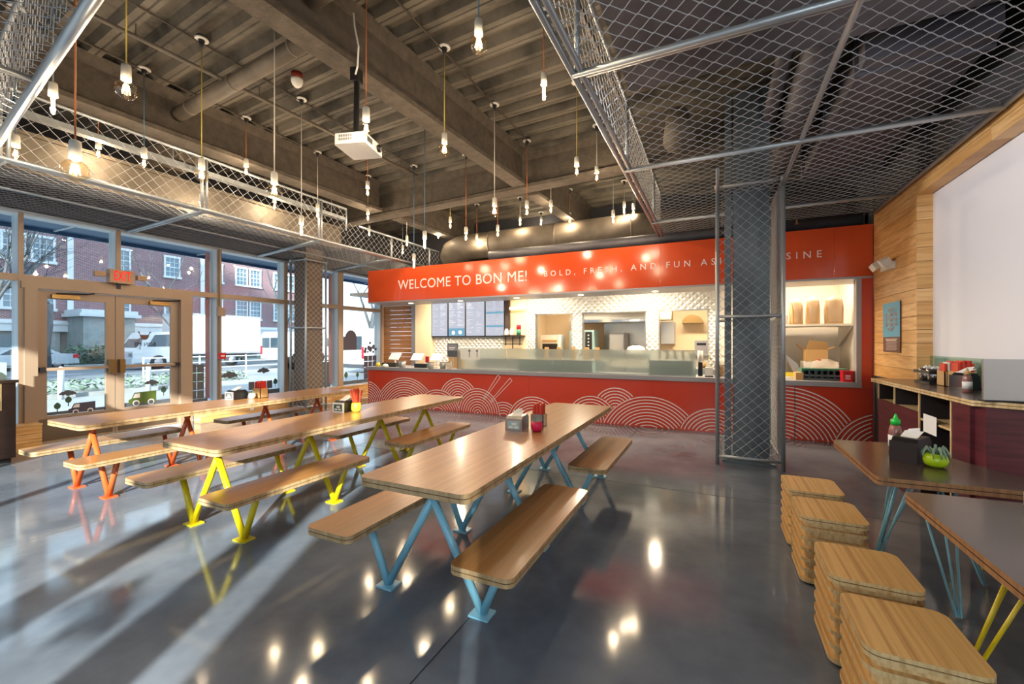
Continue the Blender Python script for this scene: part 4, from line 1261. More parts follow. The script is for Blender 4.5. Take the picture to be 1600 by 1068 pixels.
t2 = thing('wall_heater', 'rounded steel canopy on the back wall in the right pass opening', 'canopy', (-.55, 12.4, 2.0))
MB().prismy([(.26 * math.cos(math.pi * i / 10), .22 * math.sin(math.pi * i / 10)) for i in range(11)], -.25, .19).build('shell', M['brass'], t2)
o = MB().box(-1.35, -1.0, 12.3, 12.58, 1.45, 2.05).build('steel_locker', M['steel']); tag(o, 'tall steel box on the back wall left of the rounded canopy', 'locker')
t2 = thing('steam_hood', 'small tan hood hanging in the right pass opening', 'hood', (-1.2, 11.6, 2.06))
MB().prismx([(-.3, 0), (-.2, .25), (.3, .25), (.3, 0)], -.2, .2).build('hood_body', M['brass'], t2)
t2 = thing('pass_monitor', 'grey printer box on the pass ledge beside the right pillar', 'printer', (-.27, 9.95, 1.25))
MB().box(-.13, .13, -.1, .1, 0, .28).build('case', M['graytrim'], t2); MB().box(-.09, .09, -.105, -.1, .18, .23).build('slot', M['black'], t2)
t2 = thing('kitchen_plant', 'small green herb pot below the right pillar of the pass', 'plant', (-.22, 9.0, 1.0))
MB().lathe([(.05, 0), (.07, .1), (.06, .1)], n=12).build('pot', M['kraft'], t2, True)
lf = MB()
for i in range(14):
    a = i * 2.4; r_ = .02 + .05 * (i % 4) / 3
    c = Vector((r_ * math.cos(a), r_ * math.sin(a), .12 + .05 * (i % 3)))
    lf.add([c + Vector((-.02, 0, 0)), c + Vector((0, -.015, .01)), c + Vector((.02, 0, .02)), c + Vector((0, .015, .01))], [(0, 1, 2, 3)])
lf.build('leaves', M['shrub'], t2)

# shelf nook with bags on the right of the column
t2 = thing('wall_shelf', 'deep white shelf carrying brown paper bags in the red opening', 'shelf', (1.48, 8.95, 1.77))
MB().box(-.5, .56, -.25, .60, 0, .035).build('board', M['creamw'], t2)
for a_ in (.53, -.5):
    MB().prismx([(-.2, 0), (.6, 0), (.6, -.35)], a_, a_ + .03).build('bracket', M['creamw'], t2)
o = MB().box(1.02, 1.06, 8.9, 9.60, .9, 2.74).build('partition', M['creamw']); tag(o, 'thin white partition left of the bag shelf', 'partition')
def paper_bag(x, y, w_, d_, h_, nm, rz, z0=1.806):
    t3 = thing('paper_bag', nm, 'paper bag', (x, y, z0), rz, 'bags on the shelf')
    mb = MB()
    pr = [(-w_ / 2, -d_ / 2), (w_ / 2, -d_ / 2), (w_ / 2, d_ / 2), (-w_ / 2, d_ / 2)]
    vs = []
    for z, s1, s2 in ((0, 1, 1), (h_ * .7, 1.02, .95), (h_, .98, .35)):
        vs += [(p[0] * s1, p[1] * s2, z) for p in pr]
    fs = [(3, 2, 1, 0), (8, 9, 10, 11)]
    for k in range(2):
        for i in range(4):
            fs.append((k * 4 + i, k * 4 + (i + 1) % 4, k * 4 + 4 + (i + 1) % 4, k * 4 + 4 + i))
    mb.add(vs, fs); mb.build('bag_body', M['kraft'], t3)
    MB().lathe([(w_ * .58, .02), (w_ * .60, h_ * .6), (w_ * .5, h_ * 1.02), (w_ * .2, h_ * 1.15), (.02, h_ * 1.2)], n=12).build('plastic_wrap', M['plasticbag'], t3, True)
paper_bag(1.27, 8.86, .16, .16, .38, 'leftmost plastic-wrapped paper bag on the deep shelf', R(10))
paper_bag(1.51, 8.86, .18, .18, .40, 'middle plastic-wrapped paper bag on the deep shelf', R(-5))
paper_bag(1.80, 8.84, .23, .18, .40, 'rightmost and widest paper bag on the deep shelf', 0)
o = MB().lathe([(.05, 0), (.05, .16), (.03, .19)], (1.10, 8.85, 1.806), 12).build('foam_cup_stack', M['whitep'], None, True); tag(o, 'short stack of white cups left of the paper bags', 'cups')
o = MB().box(0.75, 1.84, 8.53, 9.55, 0, .902).build('back_bench', M['creamw']); tag(o, 'white work bench below the bag shelf', 'bench')
t2 = thing('cardboard_box', 'open cardboard box with its flaps up under the bag shelf', 'box', (1.56, 8.95, 1.17))
MB().box(-.16, .16, -.12, .12, 0, .20).build('box_body', M['kraft'], t2)
MB().add([(-.16, -.12, .2), (.16, -.12, .2), (.14, -.2, .33), (-.12, -.2, .36)], [(0, 1, 2, 3)]).add([(-.16, -.12, .2), (-.16, .12, .2), (-.27, .1, .28), (-.27, -.1, .3)], [(0, 1, 2, 3)]).add([(.16, -.12, .2), (.16, .12, .2), (.27, .1, .26), (.27, -.1, .24)], [(0, 1, 2, 3)]).build('flap', M['kraft'], t2)
t2 = thing('foil_stack', 'grey folded carton leaning left of the cardboard box', 'carton', (1.26, 8.9, .905))
MB().prismy([(-.16, .38), (-.02, .05), (.10, .05), (.02, .22)], -.1, .12).build('carton_body', M['graytrim'], t2); MB().box(-.2, .12, -.13, .15, 0, .06).build('tray', M['yellowpot'], t2)
o = MB().box(1.38, 1.86, 8.78, 9.2, .905, 1.165).build('white_carton', M['paper']); tag(o, 'plain white carton supporting the cardboard box', 'carton')
t2 = thing('lid_bag', 'clear bag of red and white lids on the white carton', 'bag', (1.62, 8.56, 1.06))
mb = MB(); random.seed(4)
MB().lathe([(.15, 0), (.19, .05), (.16, .12), (.06, .16)], n=12).build('bag_film', M['plasticbag'], t2, True)
for i in range(7):
    (MB().lathe([(.035, 0), (.035, .012)], (random.uniform(-.12, .12), random.uniform(-.06, .04), .02 + .02 * i), 10)).build('lid', M['redplastic'] if i % 3 == 0 else M['whitep'], t2)
t2 = thing('glass_rack', 'green and grey slotted glass rack on the ledge of the red opening', 'rack', (1.52, 8.14, .905))
mb = MB()
for i in range(8):
    mb.box(-.28 + .08 * i - .006, -.28 + .08 * i + .006, -.13, .13, 0, .15)
mb.box(-.29, .29, -.13, -.12, .06, .09).box(-.29, .29, .12, .13, 0, .15).box(-.29, .29, -.13, -.12, 0, .035)
mb.build('rack_grid', M['crate'], t2); MB().box(-.30, .30, -.14, .14, .15, .18).box(-.30, -.285, -.14, .14, .03, .15).build('rack_rim', M['greencrate'], t2)
t2 = thing('sanitizer_bucket', 'bright red sanitizer bucket at the right end of the ledge', 'bucket', (1.775, 7.93, .905))
MB().prism(rrect(-.075, .075, -.06, .06, .025, 3), 0, .15).build('bucket_body', M['redplastic'], t2); MB().prism(rrect(-.083, .083, -.068, .068, .028, 3), .15, .165).build('rim', M['redplastic'], t2)
MB().box(-.03, .03, -.063, -.060, .04, .05).box(-.03, .03, -.063, -.060, .06, .068).box(-.03, .03, -.063, -.060, .08, .10).build('print', M['white'], t2)
o = MB().box(1.14, 1.24, 7.98, 8.2, .905, 1.02).build('sponge_box', M['kraft']); tag(o, 'small tan box beside the caged column on the ledge', 'box')
# ================================================================ picnic tables with attached benches
TZ = 0.73; BZ = 0.43
def board(name, parent, poly, zt, th, top='tabletop', edge='plyedge', lower='lower_ply'):
    h = (th - .004) / 2
    o = MB().prism(poly, zt - h, zt, 1).build(name, [M[top], M[edge]], parent)
    cx = sum(p[0] for p in poly) / len(poly); cy = sum(p[1] for p in poly) / len(poly)
    inner = [(cx + (p[0] - cx) * .985, cy + (p[1] - cy) * .985) for p in poly]
    MB().prism(inner, zt - h - .004, zt - h).build('glue_line', M['plycore'], o)
    MB().prism(poly, zt - th, zt - h - .004, 1).build(lower, [M[top], M[edge]], o)
    return o
def picnic(cx, colour, label):
    t = thing('picnic_table', label, 'picnic table', (cx, 3.45, 0))
    y0, y1 = 1.83 - 3.45, 5.14 - 3.45
    board('tabletop', t, rrect(-.365, .365, y0, y1, .05), TZ, .05)
    for sx in (-1, 1):
        xc = sx * .495
        board('bench_seat', t, rrect(xc - .17, xc + .17, 1.72 - 3.45, 3.03 - 3.45, .045), BZ, .044)
        board('bench_seat', t, rrect(xc - .17, xc + .17, 3.55 - 3.45, 4.84 - 3.45, .045), BZ, .044)
    for y in (2.05, 2.90, 3.87, 4.72):
        yy = y - 3.45
        for sx in (-1, 1):
            lg = MB().tube((sx * .33, yy, .012), (-sx * .05, yy, TZ - .05), .0235, 12).build('leg', M[colour], t, True)
            MB().box(sx * .33 - .06, sx * .33 + .06, yy - .05, yy + .05, 0, .012).build('foot_plate', M[colour], lg)
            MB().tube((sx * .335, yy, .012), (sx * .50, yy, BZ - .044), .0235, 12).build('bench_leg', M[colour], t, True)
    return t
picnic(-1.49, 'blue', 'brown bamboo picnic table with light blue tube legs, nearest the camera')
picnic(-3.56, 'yellow', 'brown bamboo picnic table with yellow tube legs in the middle')
picnic(-5.63, 'orange', 'brown bamboo picnic table with orange tube legs by the windows')

# things on the picnic tables
def napkin_box(x, y, rz, face, side, nm, z0=TZ, w_=.145, d_=.20, h_=.125, logo=None):
    t = thing('napkin_dispenser', nm, 'napkin dispenser', (x, y, z0), rz)
    body = [(-d_ / 2, 0), (d_ / 2, 0), (d_ / 2, h_ * .8), (d_ / 2 - .03, h_), (-d_ / 2 + .03, h_), (-d_ / 2, h_ * .8)]
    MB().prismx(body, -w_ / 2, w_ / 2).build('case', M[side], t)
    fp = MB().box(-w_ / 2 - .004, w_ / 2 + .004, -d_ / 2 - .012, -d_ / 2, 0, h_ * .86).build('face_plate', M[face], t)
    if logo:
        MB().box(-w_ * .38, w_ * .38, -d_ / 2 - .0135, -d_ / 2 - .012, h_ * .15, h_ * .72).build('card', M[logo], fp)
        MB().box(-w_ * .3, -w_ * .04, -d_ / 2 - .0145, -d_ / 2 - .0135, h_ * .22, h_ * .36).box(w_ * .04, w_ * .3, -d_ / 2 - .0145, -d_ / 2 - .0135, h_ * .22, h_ * .36).box(-w_ * .12, w_ * .2, -d_ / 2 - .0145, -d_ / 2 - .0135, h_ * .42, h_ * .6).build('card_print', M['whitep'], fp)
    MB().add([(-.04, -.05, h_), (.045, -.05, h_), (.05, .05, h_ + .035), (-.045, .045, h_ + .03)], [(0, 1, 2, 3)]).add([(-.04, -.04, h_), (.04, .0, h_), (.03, .05, h_ + .055), (-.02, .03, h_ + .045)], [(0, 1, 2, 3)]).build('napkin', M['paper'], t)
    return t
napkin_box(-1.585, 3.44, R(6), 'chrome', 'steel', 'silver napkin dispenser with a blue card on the blue-legged table', logo='tealblur')
napkin_box(-3.72, 3.49, R(5), 'whitep', 'black', 'napkin dispenser with a white and green face on the yellow-legged table', logo='decaltree')
napkin_box(-5.83, 3.60, R(5), 'graytrim', 'black', 'grey-faced black napkin dispenser on the orange-legged table', logo='steel')
def pot(x, y, m, nm, z0=TZ, s_=1.0, plant=True):
    t = thing('succulent_pot', nm, 'plant pot', (x, y, z0))
    MB().lathe([(.032 * s_, 0), (.048 * s_, .025 * s_), (.052 * s_, .055 * s_), (.044 * s_, .088 * s_), (.038 * s_, .088 * s_), (.036 * s_, .07 * s_)], n=20).build('pot_body', M[m], t, True)
    MB().lathe([(.037 * s_, .07 * s_), (.03 * s_, .078 * s_)], n=12).build('soil', M['soil'], t)
    if plant:
        for i in range(9):
            a = i * 2.4; r_ = .012 + .0022 * i
            c = Vector((r_ * math.cos(a) * s_, r_ * math.sin(a) * s_, .08 * s_)); tip = Vector((1.9 * r_ * math.cos(a) * s_, 1.9 * r_ * math.sin(a) * s_, (.125 - .003 * i) * s_))
            MB().tube(c, tip, .008 * s_, 5, .0015).build('leaf', M['succulent'], t)
    return t
pot(-1.39, 3.41, 'pinkpot', 'pink round pot with a small succulent on the blue-legged table')
pot(-5.69, 3.72, 'whitepot', 'small white pot on the orange-legged table', s_=.85)
def packets(x, y, nm, w_=.13, d_=.10, h_=.13, box='kraft', m='redbox', z0=TZ, n_=6):
    t = thing('chopstick_holder', nm, 'holder', (x, y, z0))
    mb = MB(); mb.box(-w_ / 2, w_ / 2, -d_ / 2, -d_ / 2 + .008, 0, h_).box(-w_ / 2, w_ / 2, d_ / 2 - .008, d_ / 2, 0, h_).box(-w_ / 2, -w_ / 2 + .008, -d_ / 2, d_ / 2, 0, h_).box(w_ / 2 - .008, w_ / 2, -d_ / 2, d_ / 2, 0, h_).box(-w_ / 2, w_ / 2, -d_ / 2, d_ / 2, 0, .006)
    mb.build('box', M[box], t)
    for i in range(n_):
        xx = -w_ / 2 + .018 + (w_ - .036) * i / (n_ - 1)
        MB().box(xx - .008, xx + .008, -d_ * .32, d_ * .32, .02, h_ + .075 + .012 * (i % 3)).build('packet', M[m if i % 2 else 'chopred'], t)
    return t
packets(-1.47, 3.66, 'box of red chopstick packets behind the silver napkin dispenser', .12, .10, .11, 'steel')
packets(-5.72, 3.86, 'wooden box of red and orange packets on the orange-legged table', .16, .12, .13)
t = thing('chopstick_jar', 'yellow and clear jar full of red chopstick sleeves on the yellow-legged table', 'jar', (-3.585, 3.52, TZ))
MB().lathe([(.035, 0), (.052, .02), (.055, .05), (.05, .09), (.045, .1)], n=18).build('jar_body', M['yellowpot'], t, True)
MB().lathe([(.05, .09), (.052, .125), (.05, .16)], n=18).build('glass_rim', M['bulbglass'], t, True)
for i in range(11):
    a = i * 2.399; r_ = .012 + .024 * (i % 4) / 3
    MB().tube((r_ * .6 * math.cos(a), r_ * .6 * math.sin(a), .06), (1.7 * r_ * math.cos(a), 1.7 * r_ * math.sin(a), .235 + .012 * (i % 3)), .009, 6).build('chopstick_sleeve', M['chopred' if i % 3 else 'redbox'], t)

# ================================================================ bamboo plate stools
def stool(y0, y1, nm):
    t = thing('plate_stool', nm, 'stool', (.652, (y0 + y1) / 2, 0), 0, 'bamboo stools by the dark tables')
    n_ = 7; zt = .42; th = .034; stp = (zt - th) / (n_ - 1)
    hx, hy = .175, (y1 - y0) / 2
    for i in range(n_):
        z = zt - i * stp
        k = 1.0
        poly = rrect(-hx * k, hx * k, -hy * k, hy * k, .05)
        if i == 0:
            board('top_plate', t, poly, z, .036, 'bamboo', 'bambooedge')
        else:
            MB().prism(poly, z - th * .62, z, 1).build('plate', [M['bamboo'], M['bambooedge']], t)
        if i < n_ - 1:
            MB().prism(rrect(-hx + .025, hx - .025, -hy + .025, hy - .025, .03, 3), z - stp, z - th * .62, 1).build('spacer', [M['bambooedge'], M['bambooedge']], t)
    return t
stool(1.895, 2.285, 'stacked-plate bamboo stool nearest the camera')
stool(2.415, 2.81, 'stacked-plate bamboo stool second from the camera')
stool(3.165, 3.565, 'stacked-plate bamboo stool third from the camera')
stool(3.70, 4.10, 'stacked-plate bamboo stool farthest from the camera, near the caged column')

# ================================================================ dark tables on hairpin legs
def hairpin_table(poly, c, feet, colour, nm):
    t = thing('hairpin_table', nm, 'table', (c[0], c[1], 0))
    board('tabletop', t, rpoly([(p[0] - c[0], p[1] - c[1]) for p in poly], .05), TZ, .046, 'darktop', 'plyedge2')
    for f in feet:
        fx, fy = f[0] - c[0], f[1] - c[1]
        d = Vector((fx, fy, 0)); n2 = Vector((-d.y, d.x, 0)).normalized() * .09
        tp = d * .3; tp.z = TZ - .046
        ft = Vector((fx, fy, .008))
        lg = MB()
        lg.path([tp + n2, ft + n2 * .12, ft - n2 * .12, tp - n2], .0068, 8)
        lg.tube(tp + d * .12, ft, .0062, 8)
        o = lg.build('hairpin_leg', M[colour], t, True)
        MB().box(tp.x - .06, tp.x + .06, tp.y - .05, tp.y + .05, TZ - .052, TZ - .046).build('mounting_plate', M[colour], o)
    return t
hairpin_table([(.832, 3.095), (1.70, 3.14), (1.24, 4.20), (.835, 4.145)], (1.19, 3.58), [(1.19, 3.13), (1.49, 3.62), (1.12, 4.06), (.93, 3.55)], 'blue', 'dark brown table with light blue hairpin legs, carrying the lime pot')
hairpin_table([(.87, 1.62), (1.72, 1.78), (1.72, 2.93), (.872, 2.862)], (1.16, 2.26), [(.92, 1.86), (1.58, 2.3), (1.32, 2.72), (.852, 2.32)], 'yellow', 'dark brown table with yellow hairpin legs at the right edge')
def low_bench(x0, x1, y0, y1, nm):
    t = thing('low_bench', nm, 'bench', ((x0 + x1) / 2, (y0 + y1) / 2, 0))
    hx, hy = (x1 - x0) / 2, (y1 - y0) / 2
    board('seat', t, rrect(-hx, hx, -hy, hy, .03), .40, .04, 'bamboo', 'bambooedge')
    for sx in (-1, 1):
        for sy in (-1, 1):
            MB().tube((sx * .04, sy * (hy - .16), .36), (sx * .08, sy * (hy - .12), 0), .008, 8).build('leg', M['yellow'], t)
low_bench(1.40, 1.70, 2.2, 3.0, 'low bamboo bench tucked under the yellow-legged dark table')
low_bench(1.52, 1.82, 3.05, 4.00, 'low bamboo bench behind the table with the lime pot')

# on the table with blue hairpin legs
napkin_box(1.16, 3.66, R(-35), 'darkwood', 'black', 'black napkin dispenser on the dark table by the lime pot', w_=.13, d_=.24, h_=.15)
t = thing('succulent_pot', 'lime green round pot with a trailing succulent on the dark table', 'plant pot', (1.225, 3.50, TZ))
MB().lathe([(.03, 0), (.052, .015), (.06, .042), (.053, .07), (.04, .085), (.034, .08)], n=20).build('pot_body', M['limepot'], t, True)
for i in range(12):
    a = i * 2.399
    MB().path([(.02 * math.cos(a), .02 * math.sin(a), .08), (.045 * math.cos(a), .045 * math.sin(a), .11 + .008 * (i % 3)), (.062 * math.cos(a), .062 * math.sin(a), .085), (.066 * math.cos(a), .066 * math.sin(a), .06)], [.006, .008, .006, .002], 5).build('leaf', M['succulent'], t, True)
def squeeze_bottle(x, y, z0, nm, cap='capgreen', s_=1.0):
    t = thing('sauce_bottle', nm, 'bottle', (x, y, z0))
    MB().lathe([(.03 * s_, 0), (.032 * s_, .01), (.032 * s_, .11 * s_), (.026 * s_, .14 * s_), (.017 * s_, .155 * s_)], n=18).build('bottle_body', M['sauce'], t, True)
    MB().lathe([(.0322 * s_, .03 * s_), (.0326 * s_, .03 * s_), (.0326 * s_, .095 * s_), (.0322 * s_, .095 * s_)], n=18).build('label_band', M['whitep'], t, True)
    MB().lathe([(.022 * s_, .153 * s_), (.022 * s_, .18 * s_), (.012 * s_, .185 * s_), (.008 * s_, .20 * s_), (.003 * s_, .215 * s_)], n=14).build('cap', M[cap], t, True)
squeeze_bottle(1.14, 3.86, TZ, 'sauce bottle with a green cap behind the black napkin dispenser', s_=1.25)
squeeze_bottle(1.30, 2.76, TZ, 'red sauce bottle at the right edge on the yellow-legged dark table', 'whitep', .9)

# ================================================================ maroon condiment station
CZ = 1.08
t = thing('condiment_station', 'maroon condiment station with open cubbies along the right wall', 'cabinet', (1.9, 5.2, 0))
ox, oy = 1.9, 5.2
board('countertop', t, rpoly([(1.64 - ox, 6.32 - oy), (1.665 - ox, 4.20 - oy), (1.90 - ox, 4.08 - oy), (2.195 - ox, 4.08 - oy), (2.195 - ox, 6.33 - oy), (2.05 - ox, 6.33 - oy)], .012, 2), CZ, .04, 'darktop', 'bambooedge')
bx = MB()
zt = CZ - .045
bx.box(1.695 - ox, 2.19 - ox, 4.30 - oy, 4.565 - oy, 0, zt)
bx.box(2.15 - ox, 2.19 - ox, 4.565 - oy, 6.26 - oy, 0, zt)
bx.box(1.695 - ox, 2.15 - ox, 4.565 - oy, 6.26 - oy, 0, .04)
bx.box(1.695 - ox, 1.71 - ox, 5.165 - oy, 6.26 - oy, .04, .85)
bx.box(1.72 - ox, 2.19 - ox, 4.15 - oy, 4.30 - oy, 0, zt)
bx.build('carcass', M['maroon'], t)
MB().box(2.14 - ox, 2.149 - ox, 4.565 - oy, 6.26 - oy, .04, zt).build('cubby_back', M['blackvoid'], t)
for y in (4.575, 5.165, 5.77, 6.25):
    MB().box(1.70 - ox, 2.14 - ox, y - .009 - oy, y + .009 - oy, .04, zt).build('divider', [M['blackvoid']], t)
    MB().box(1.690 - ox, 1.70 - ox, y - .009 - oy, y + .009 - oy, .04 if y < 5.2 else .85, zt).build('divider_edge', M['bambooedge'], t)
MB().box(1.70 - ox, 2.14 - ox, 4.585 - oy, 5.155 - oy, .785, .803).build('shelf', M['bambooedge'], t)
MB().box(1.70 - ox, 2.14 - ox, 5.175 - oy, 6.24 - oy, .835, .85).build('shelf', M['bambooedge'], t)
o = MB().box(1.684, 1.687, 4.80, 5.05, .70, .86).build('paper_notice', M['paper']); tag(o, 'white paper notice taped across the open cubby', 'notice')
# on the station
t = thing('backsplash', 'greenish clear glass backsplash standing on the condiment station', 'backsplash', (2.15, 5.2, CZ))
MB().box(0.0, .008, -.9, 1.08, 0, .27).build('glass_panel', M['greenglass'], t)
t = thing('steel_screen', 'brushed steel panel screen at the near end of the condiment station', 'screen', (1.93, 4.17, CZ))
MB().box(-.22, .24, -.012, .012, .012, .30).build('steel_sheet', M['steel'], t)
MB().box(-.22, .24, -.03, .06, 0, .012).build('base', M['black'], t)
t = thing('cutlery_bin', 'steel two-pocket cutlery bin at the far end of the station', 'cutlery bin', (2.0, 5.80, CZ))
for y in (-.09, .09):
    p_ = MB().lathe([(.06, 0), (.075, .13), (.07, .13), (.055, .005)], (0, y, .02), 16).build('pocket', M['chrome'], t, True)
    for i in range(5):
        MB().box(-.03 + .014 * i, -.022 + .014 * i, y - .02, y + .02, .06, .165 + .01 * (i % 2)).build('utensil', M['whitep'], p_)
MB().box(-.085, .085, -.185, .185, .10, .13).box(-.08, .08, -.18, .18, 0, .02).build('rack', M['black'], t)
t = packets(2.03, 5.50, 'wooden box of straws and lids on the condiment station', .14, .16, .14, 'kraft', 'paper', CZ, 5)
t = packets(2.04, 5.30, 'wooden box of red chopstick packets on the condiment station', .13, .20, .15, 'kraft', 'redbox', CZ, 7)
napkin_box(1.98, 5.10, R(-70), 'chrome', 'black', 'chrome napkin dispenser on the condiment station', CZ, .12, .13, .15)
squeeze_bottle(1.90, 4.86, CZ, 'reddish sauce bottle beside the steel screen', 'kraft', .95)

# poster and emergency light on the plank wall
t = thing('poster', 'tall blue poster with pale hand lettering over a brown text block', 'poster', (2.055, 7.08, 1.37))
MB().box(-.008, 0, -.29, .29, 0, .64).build('sheet', M['posterbrown'], t)
MB().box(-.010, -.008, -.29, .29, .195, .64).build('blue_field', M['posterblue'], t)
lt = MB(); random.seed(12)
for r_ in range(5):
    for c in range(5):
        z = .27 + r_ * .062; yy = .19 - c * .085
        if abs(r_ - 2) == 2 and c in (0, 4): continue
        lt.path([(-.0112, yy, z), (-.0112, yy - .025, z + .05), (-.0112, yy - .05, z + .005 + .03 * (c % 2)), (-.0112, yy - .06, z + .045)], .0075, 4)
lt.build('hand_lettering', M['posterletter'], t)
tx = MB()
for r_ in range(8):
    z = .16 - r_ * .019
    tx.box(-.0095, -.008, -.2 + .03 * (r_ % 2), .2 - .02 * (r_ % 3), z, z + (.012 if r_ < 2 else .006))
tx.build('small_print', M['posterletter'], t)
t = thing('emergency_light', 'white two-headed emergency light high on the plank wall', 'emergency light', (2.06, 7.15, 2.44))
MB().box(-.06, 0, -.17, .17, 0, .09).build('case', M['whitep'], t)
for s_, a in ((-.12, 15), (.22, -10)):
    MB().box(-.05, .05, -.07, .07, -.045, .045, Matrix.Translation((-.09, s_, .09)) @ Matrix.Rotation(R(a), 4, 'X') @ Matrix.Rotation(R(-30), 4, 'Y')).build('lamp_head', M['whitep'], t)
# sprinkler head and dark cabinet by the entrance
t = thing('fire_sprinkler', 'small brass sprinkler head above the right end of the red fascia', 'sprinkler', (1.1, 7.6, 3.33))
MB().tube((0, 0, 0), (0, 0, -.05), .012, 8).build('stem', M['brass'], t); MB().lathe([(.03, -.065), (.03, -.06), (.01, -.05)], n=12).build('deflector', M['brass'], t)
t = thing('waste_station', 'dark wood waste station beside the entrance at the left edge', 'cabinet', (-8.2, 1.55, 0))
W0, W1 = -.42, .30
MB().box(W0, W1, -1.0, .60, .06, .66).box(W0, W1, .48, .60, .66, .99).box(W0, W0 + .02, -1.0, .6, .66, .99).box(W0, W1, -1.0, -.9, .66, .99).build('carcass', M['darkwood'], t)
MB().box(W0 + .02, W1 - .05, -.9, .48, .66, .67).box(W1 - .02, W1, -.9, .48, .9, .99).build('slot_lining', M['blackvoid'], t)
MB().box(W0 + .03, W1 - .04, -.97, .57, 0, .06).build('plinth', M['black'], t)
MB().box(W0 - .01, W1 + .015, -1.02, .62, .99, 1.03).build('top', [M['darktop']], t)
MB().box(W1, W1 + .004, .47, .48, .66, .99).build('slot_trim', M['bambooedge'], t)
napkin_box(-8.12, 1.86, R(80), 'darkwood', 'black', 'black napkin dispenser on the dark waste station', 1.03, .16, .22, .16)
o = MB().box(-8.44, -8.12, 2.05, 2.13, 1.03, 1.24).build('glass_block', M['tealblur']); tag(o, 'pale blue tray standing on the waste station by the door', 'tray')
# ================================================================ the street outside
GZ = -0.15
g_ = setting('ground_outside')
MB().box(-24, -8.97, -30, 60, GZ - .2, GZ).build('pavement', M['pavement'], g_)
MB().box(-40, -24, -60, 90, GZ - .3, GZ - .10).build('road', M['asphalt'], g_)
MB().box(-24.2, -24.0, -60, 90, GZ - .3, GZ + .02).build('kerb', M['stone'], g_)
MB().box(-40.2, -40.0, -60, 90, GZ - .3, GZ + .02).build('kerb', M['stone'], g_)
MB().box(-43, -40.2, -60, 90, GZ - .3, GZ).build('pavement', M['pavement'], g_)
MB().box(-52, -43, -60, 90, GZ - .3, GZ + .02).build('lawn', M['lawn'], g_)
MB().box(-9, 40, -60, -1.78, GZ - .2, GZ).build('pavement', M['pavement'], g_)
for i in range(8):
    MB().box(-31.6, -31.45, -10 + 6 * i, -7 + 6 * i, GZ - .1, GZ - .095).build('lane_mark', M['whitepaint'], g_)

# blue street canopy above the glazing
t = thing('street_canopy', 'blue steel canopy outside above the window wall', 'canopy', (-9.4, 3.5, 3.34))
MB().box(-.47, .42, -5, 8.5, 0, .22).build('slab', M['canopyblue'], t)
MB().box(-.50, -.47, -5, 8.5, -.06, .26).build('edge', M['canopyblue'], t)
for y in (-.4, 1.75, 4.2, 6.5):
    MB().prismy([(-.46, 0), (.42, 0), (.42, -.02), (-.46, -.02)], y, y + .03).build('bracket', M['mullion'], t)

# brick building across the street
bx0 = -46.0
def bpx(y): return y
t = thing('brick_building', 'red brick building with white sash windows across the street', 'building', (bx0, 18, GZ))
oy = 18
MB().box(-8, 0, 0 - oy, 37.5 - oy, 3.3, 13.5).build('brick_wall', M['brick'], t)
MB().box(-8, .25, -30 - oy, 37.7 - oy, 2.45, 3.3).build('stone_band', M['whitepaint'], t)
MB().box(-8, .35, -30 - oy, 37.8 - oy, 3.0, 3.12).build('stone_cornice', M['whitepaint'], t)
MB().box(-8, 0, -30 - oy, 0 - oy, 3.3, 13.5).build('brick_wall', M['brick'], t)
MB().box(-8, -.3, -30 - oy, 37.5 - oy, 0, 2.45).build('ground_wall', M['stone'], t)
for y in range(-2, 38, 4):
    MB().box(-.3, .1, y - oy, y + .8 - oy, 0, 2.45).build('pier', M['stone'], t)
    MB().box(-.32, -.28, y + 1.3 - oy, y + 3.5 - oy, .2, 2.2).build('shop_window', M['farpane'], t)
WINS = [9.0, 10.6, 12.4, 13.9, 18.6, 22.4, 26.3, 28.9, 30.4, 33.2, 34.7]
def sash(y, z0, z1, w_=1.05):
    f = MB()
    f.box(-.05, .10, y - w_ / 2 - .14 - oy, y - w_ / 2 - oy, z0 - .1, z1 + .15).box(-.05, .10, y + w_ / 2 - oy, y + w_ / 2 + .14 - oy, z0 - .1, z1 + .15)
    f.box(-.05, .12, y - w_ / 2 - .16 - oy, y + w_ / 2 + .16 - oy, z1, z1 + .2).box(-.05, .18, y - w_ / 2 - .22 - oy, y + w_ / 2 + .22 - oy, z0 - .2, z0)
    f.box(-.02, .06, y - w_ / 2 - oy, y + w_ / 2 - oy, (z0 + z1) / 2 - .04, (z0 + z1) / 2 + .04)
    for k in (1, 2):
        yy = y - w_ / 2 + w_ * k / 3
        f.box(-.02, .05, yy - .02 - oy, yy + .02 - oy, z0, z1)
    for k in (1, 3):
        zz = z0 + (z1 - z0) * k / 4
        f.box(-.02, .05, y - w_ / 2 - oy, y + w_ / 2 - oy, zz - .02, zz + .02)
    o = f.build('sash_window', M['whitepaint'], t)
    MB().box(0, .02, y - w_ / 2 - oy, y + w_ / 2 - oy, z0, z1).build('pane', M['farpane'], o)
for y in WINS:
    sash(y, 4.2, 6.0); sash(y, 7.8, 9.5)
for y in (15.4, 25.0):
    MB().box(-.02, .12, y - .18 - oy, y + .18 - oy, 3.3, 11).build('pilaster', M['whitepaint'], t)
t = thing('stone_porch', 'pale stone porch block projecting from the brick building', 'porch', (bx0 + 1.6, 16.8, GZ))
MB().box(-1.6, 1.2, -1.6, 1.6, 0, 3.6).build('block', M['stone'], t)
MB().box(-1.6, 1.5, -1.9, 1.9, 3.6, 3.85).build('cornice', M['whitepaint'], t); MB().box(-1.6, 1.35, -1.75, 1.75, 3.85, 4.15).build('parapet', M['whitepaint'], t)

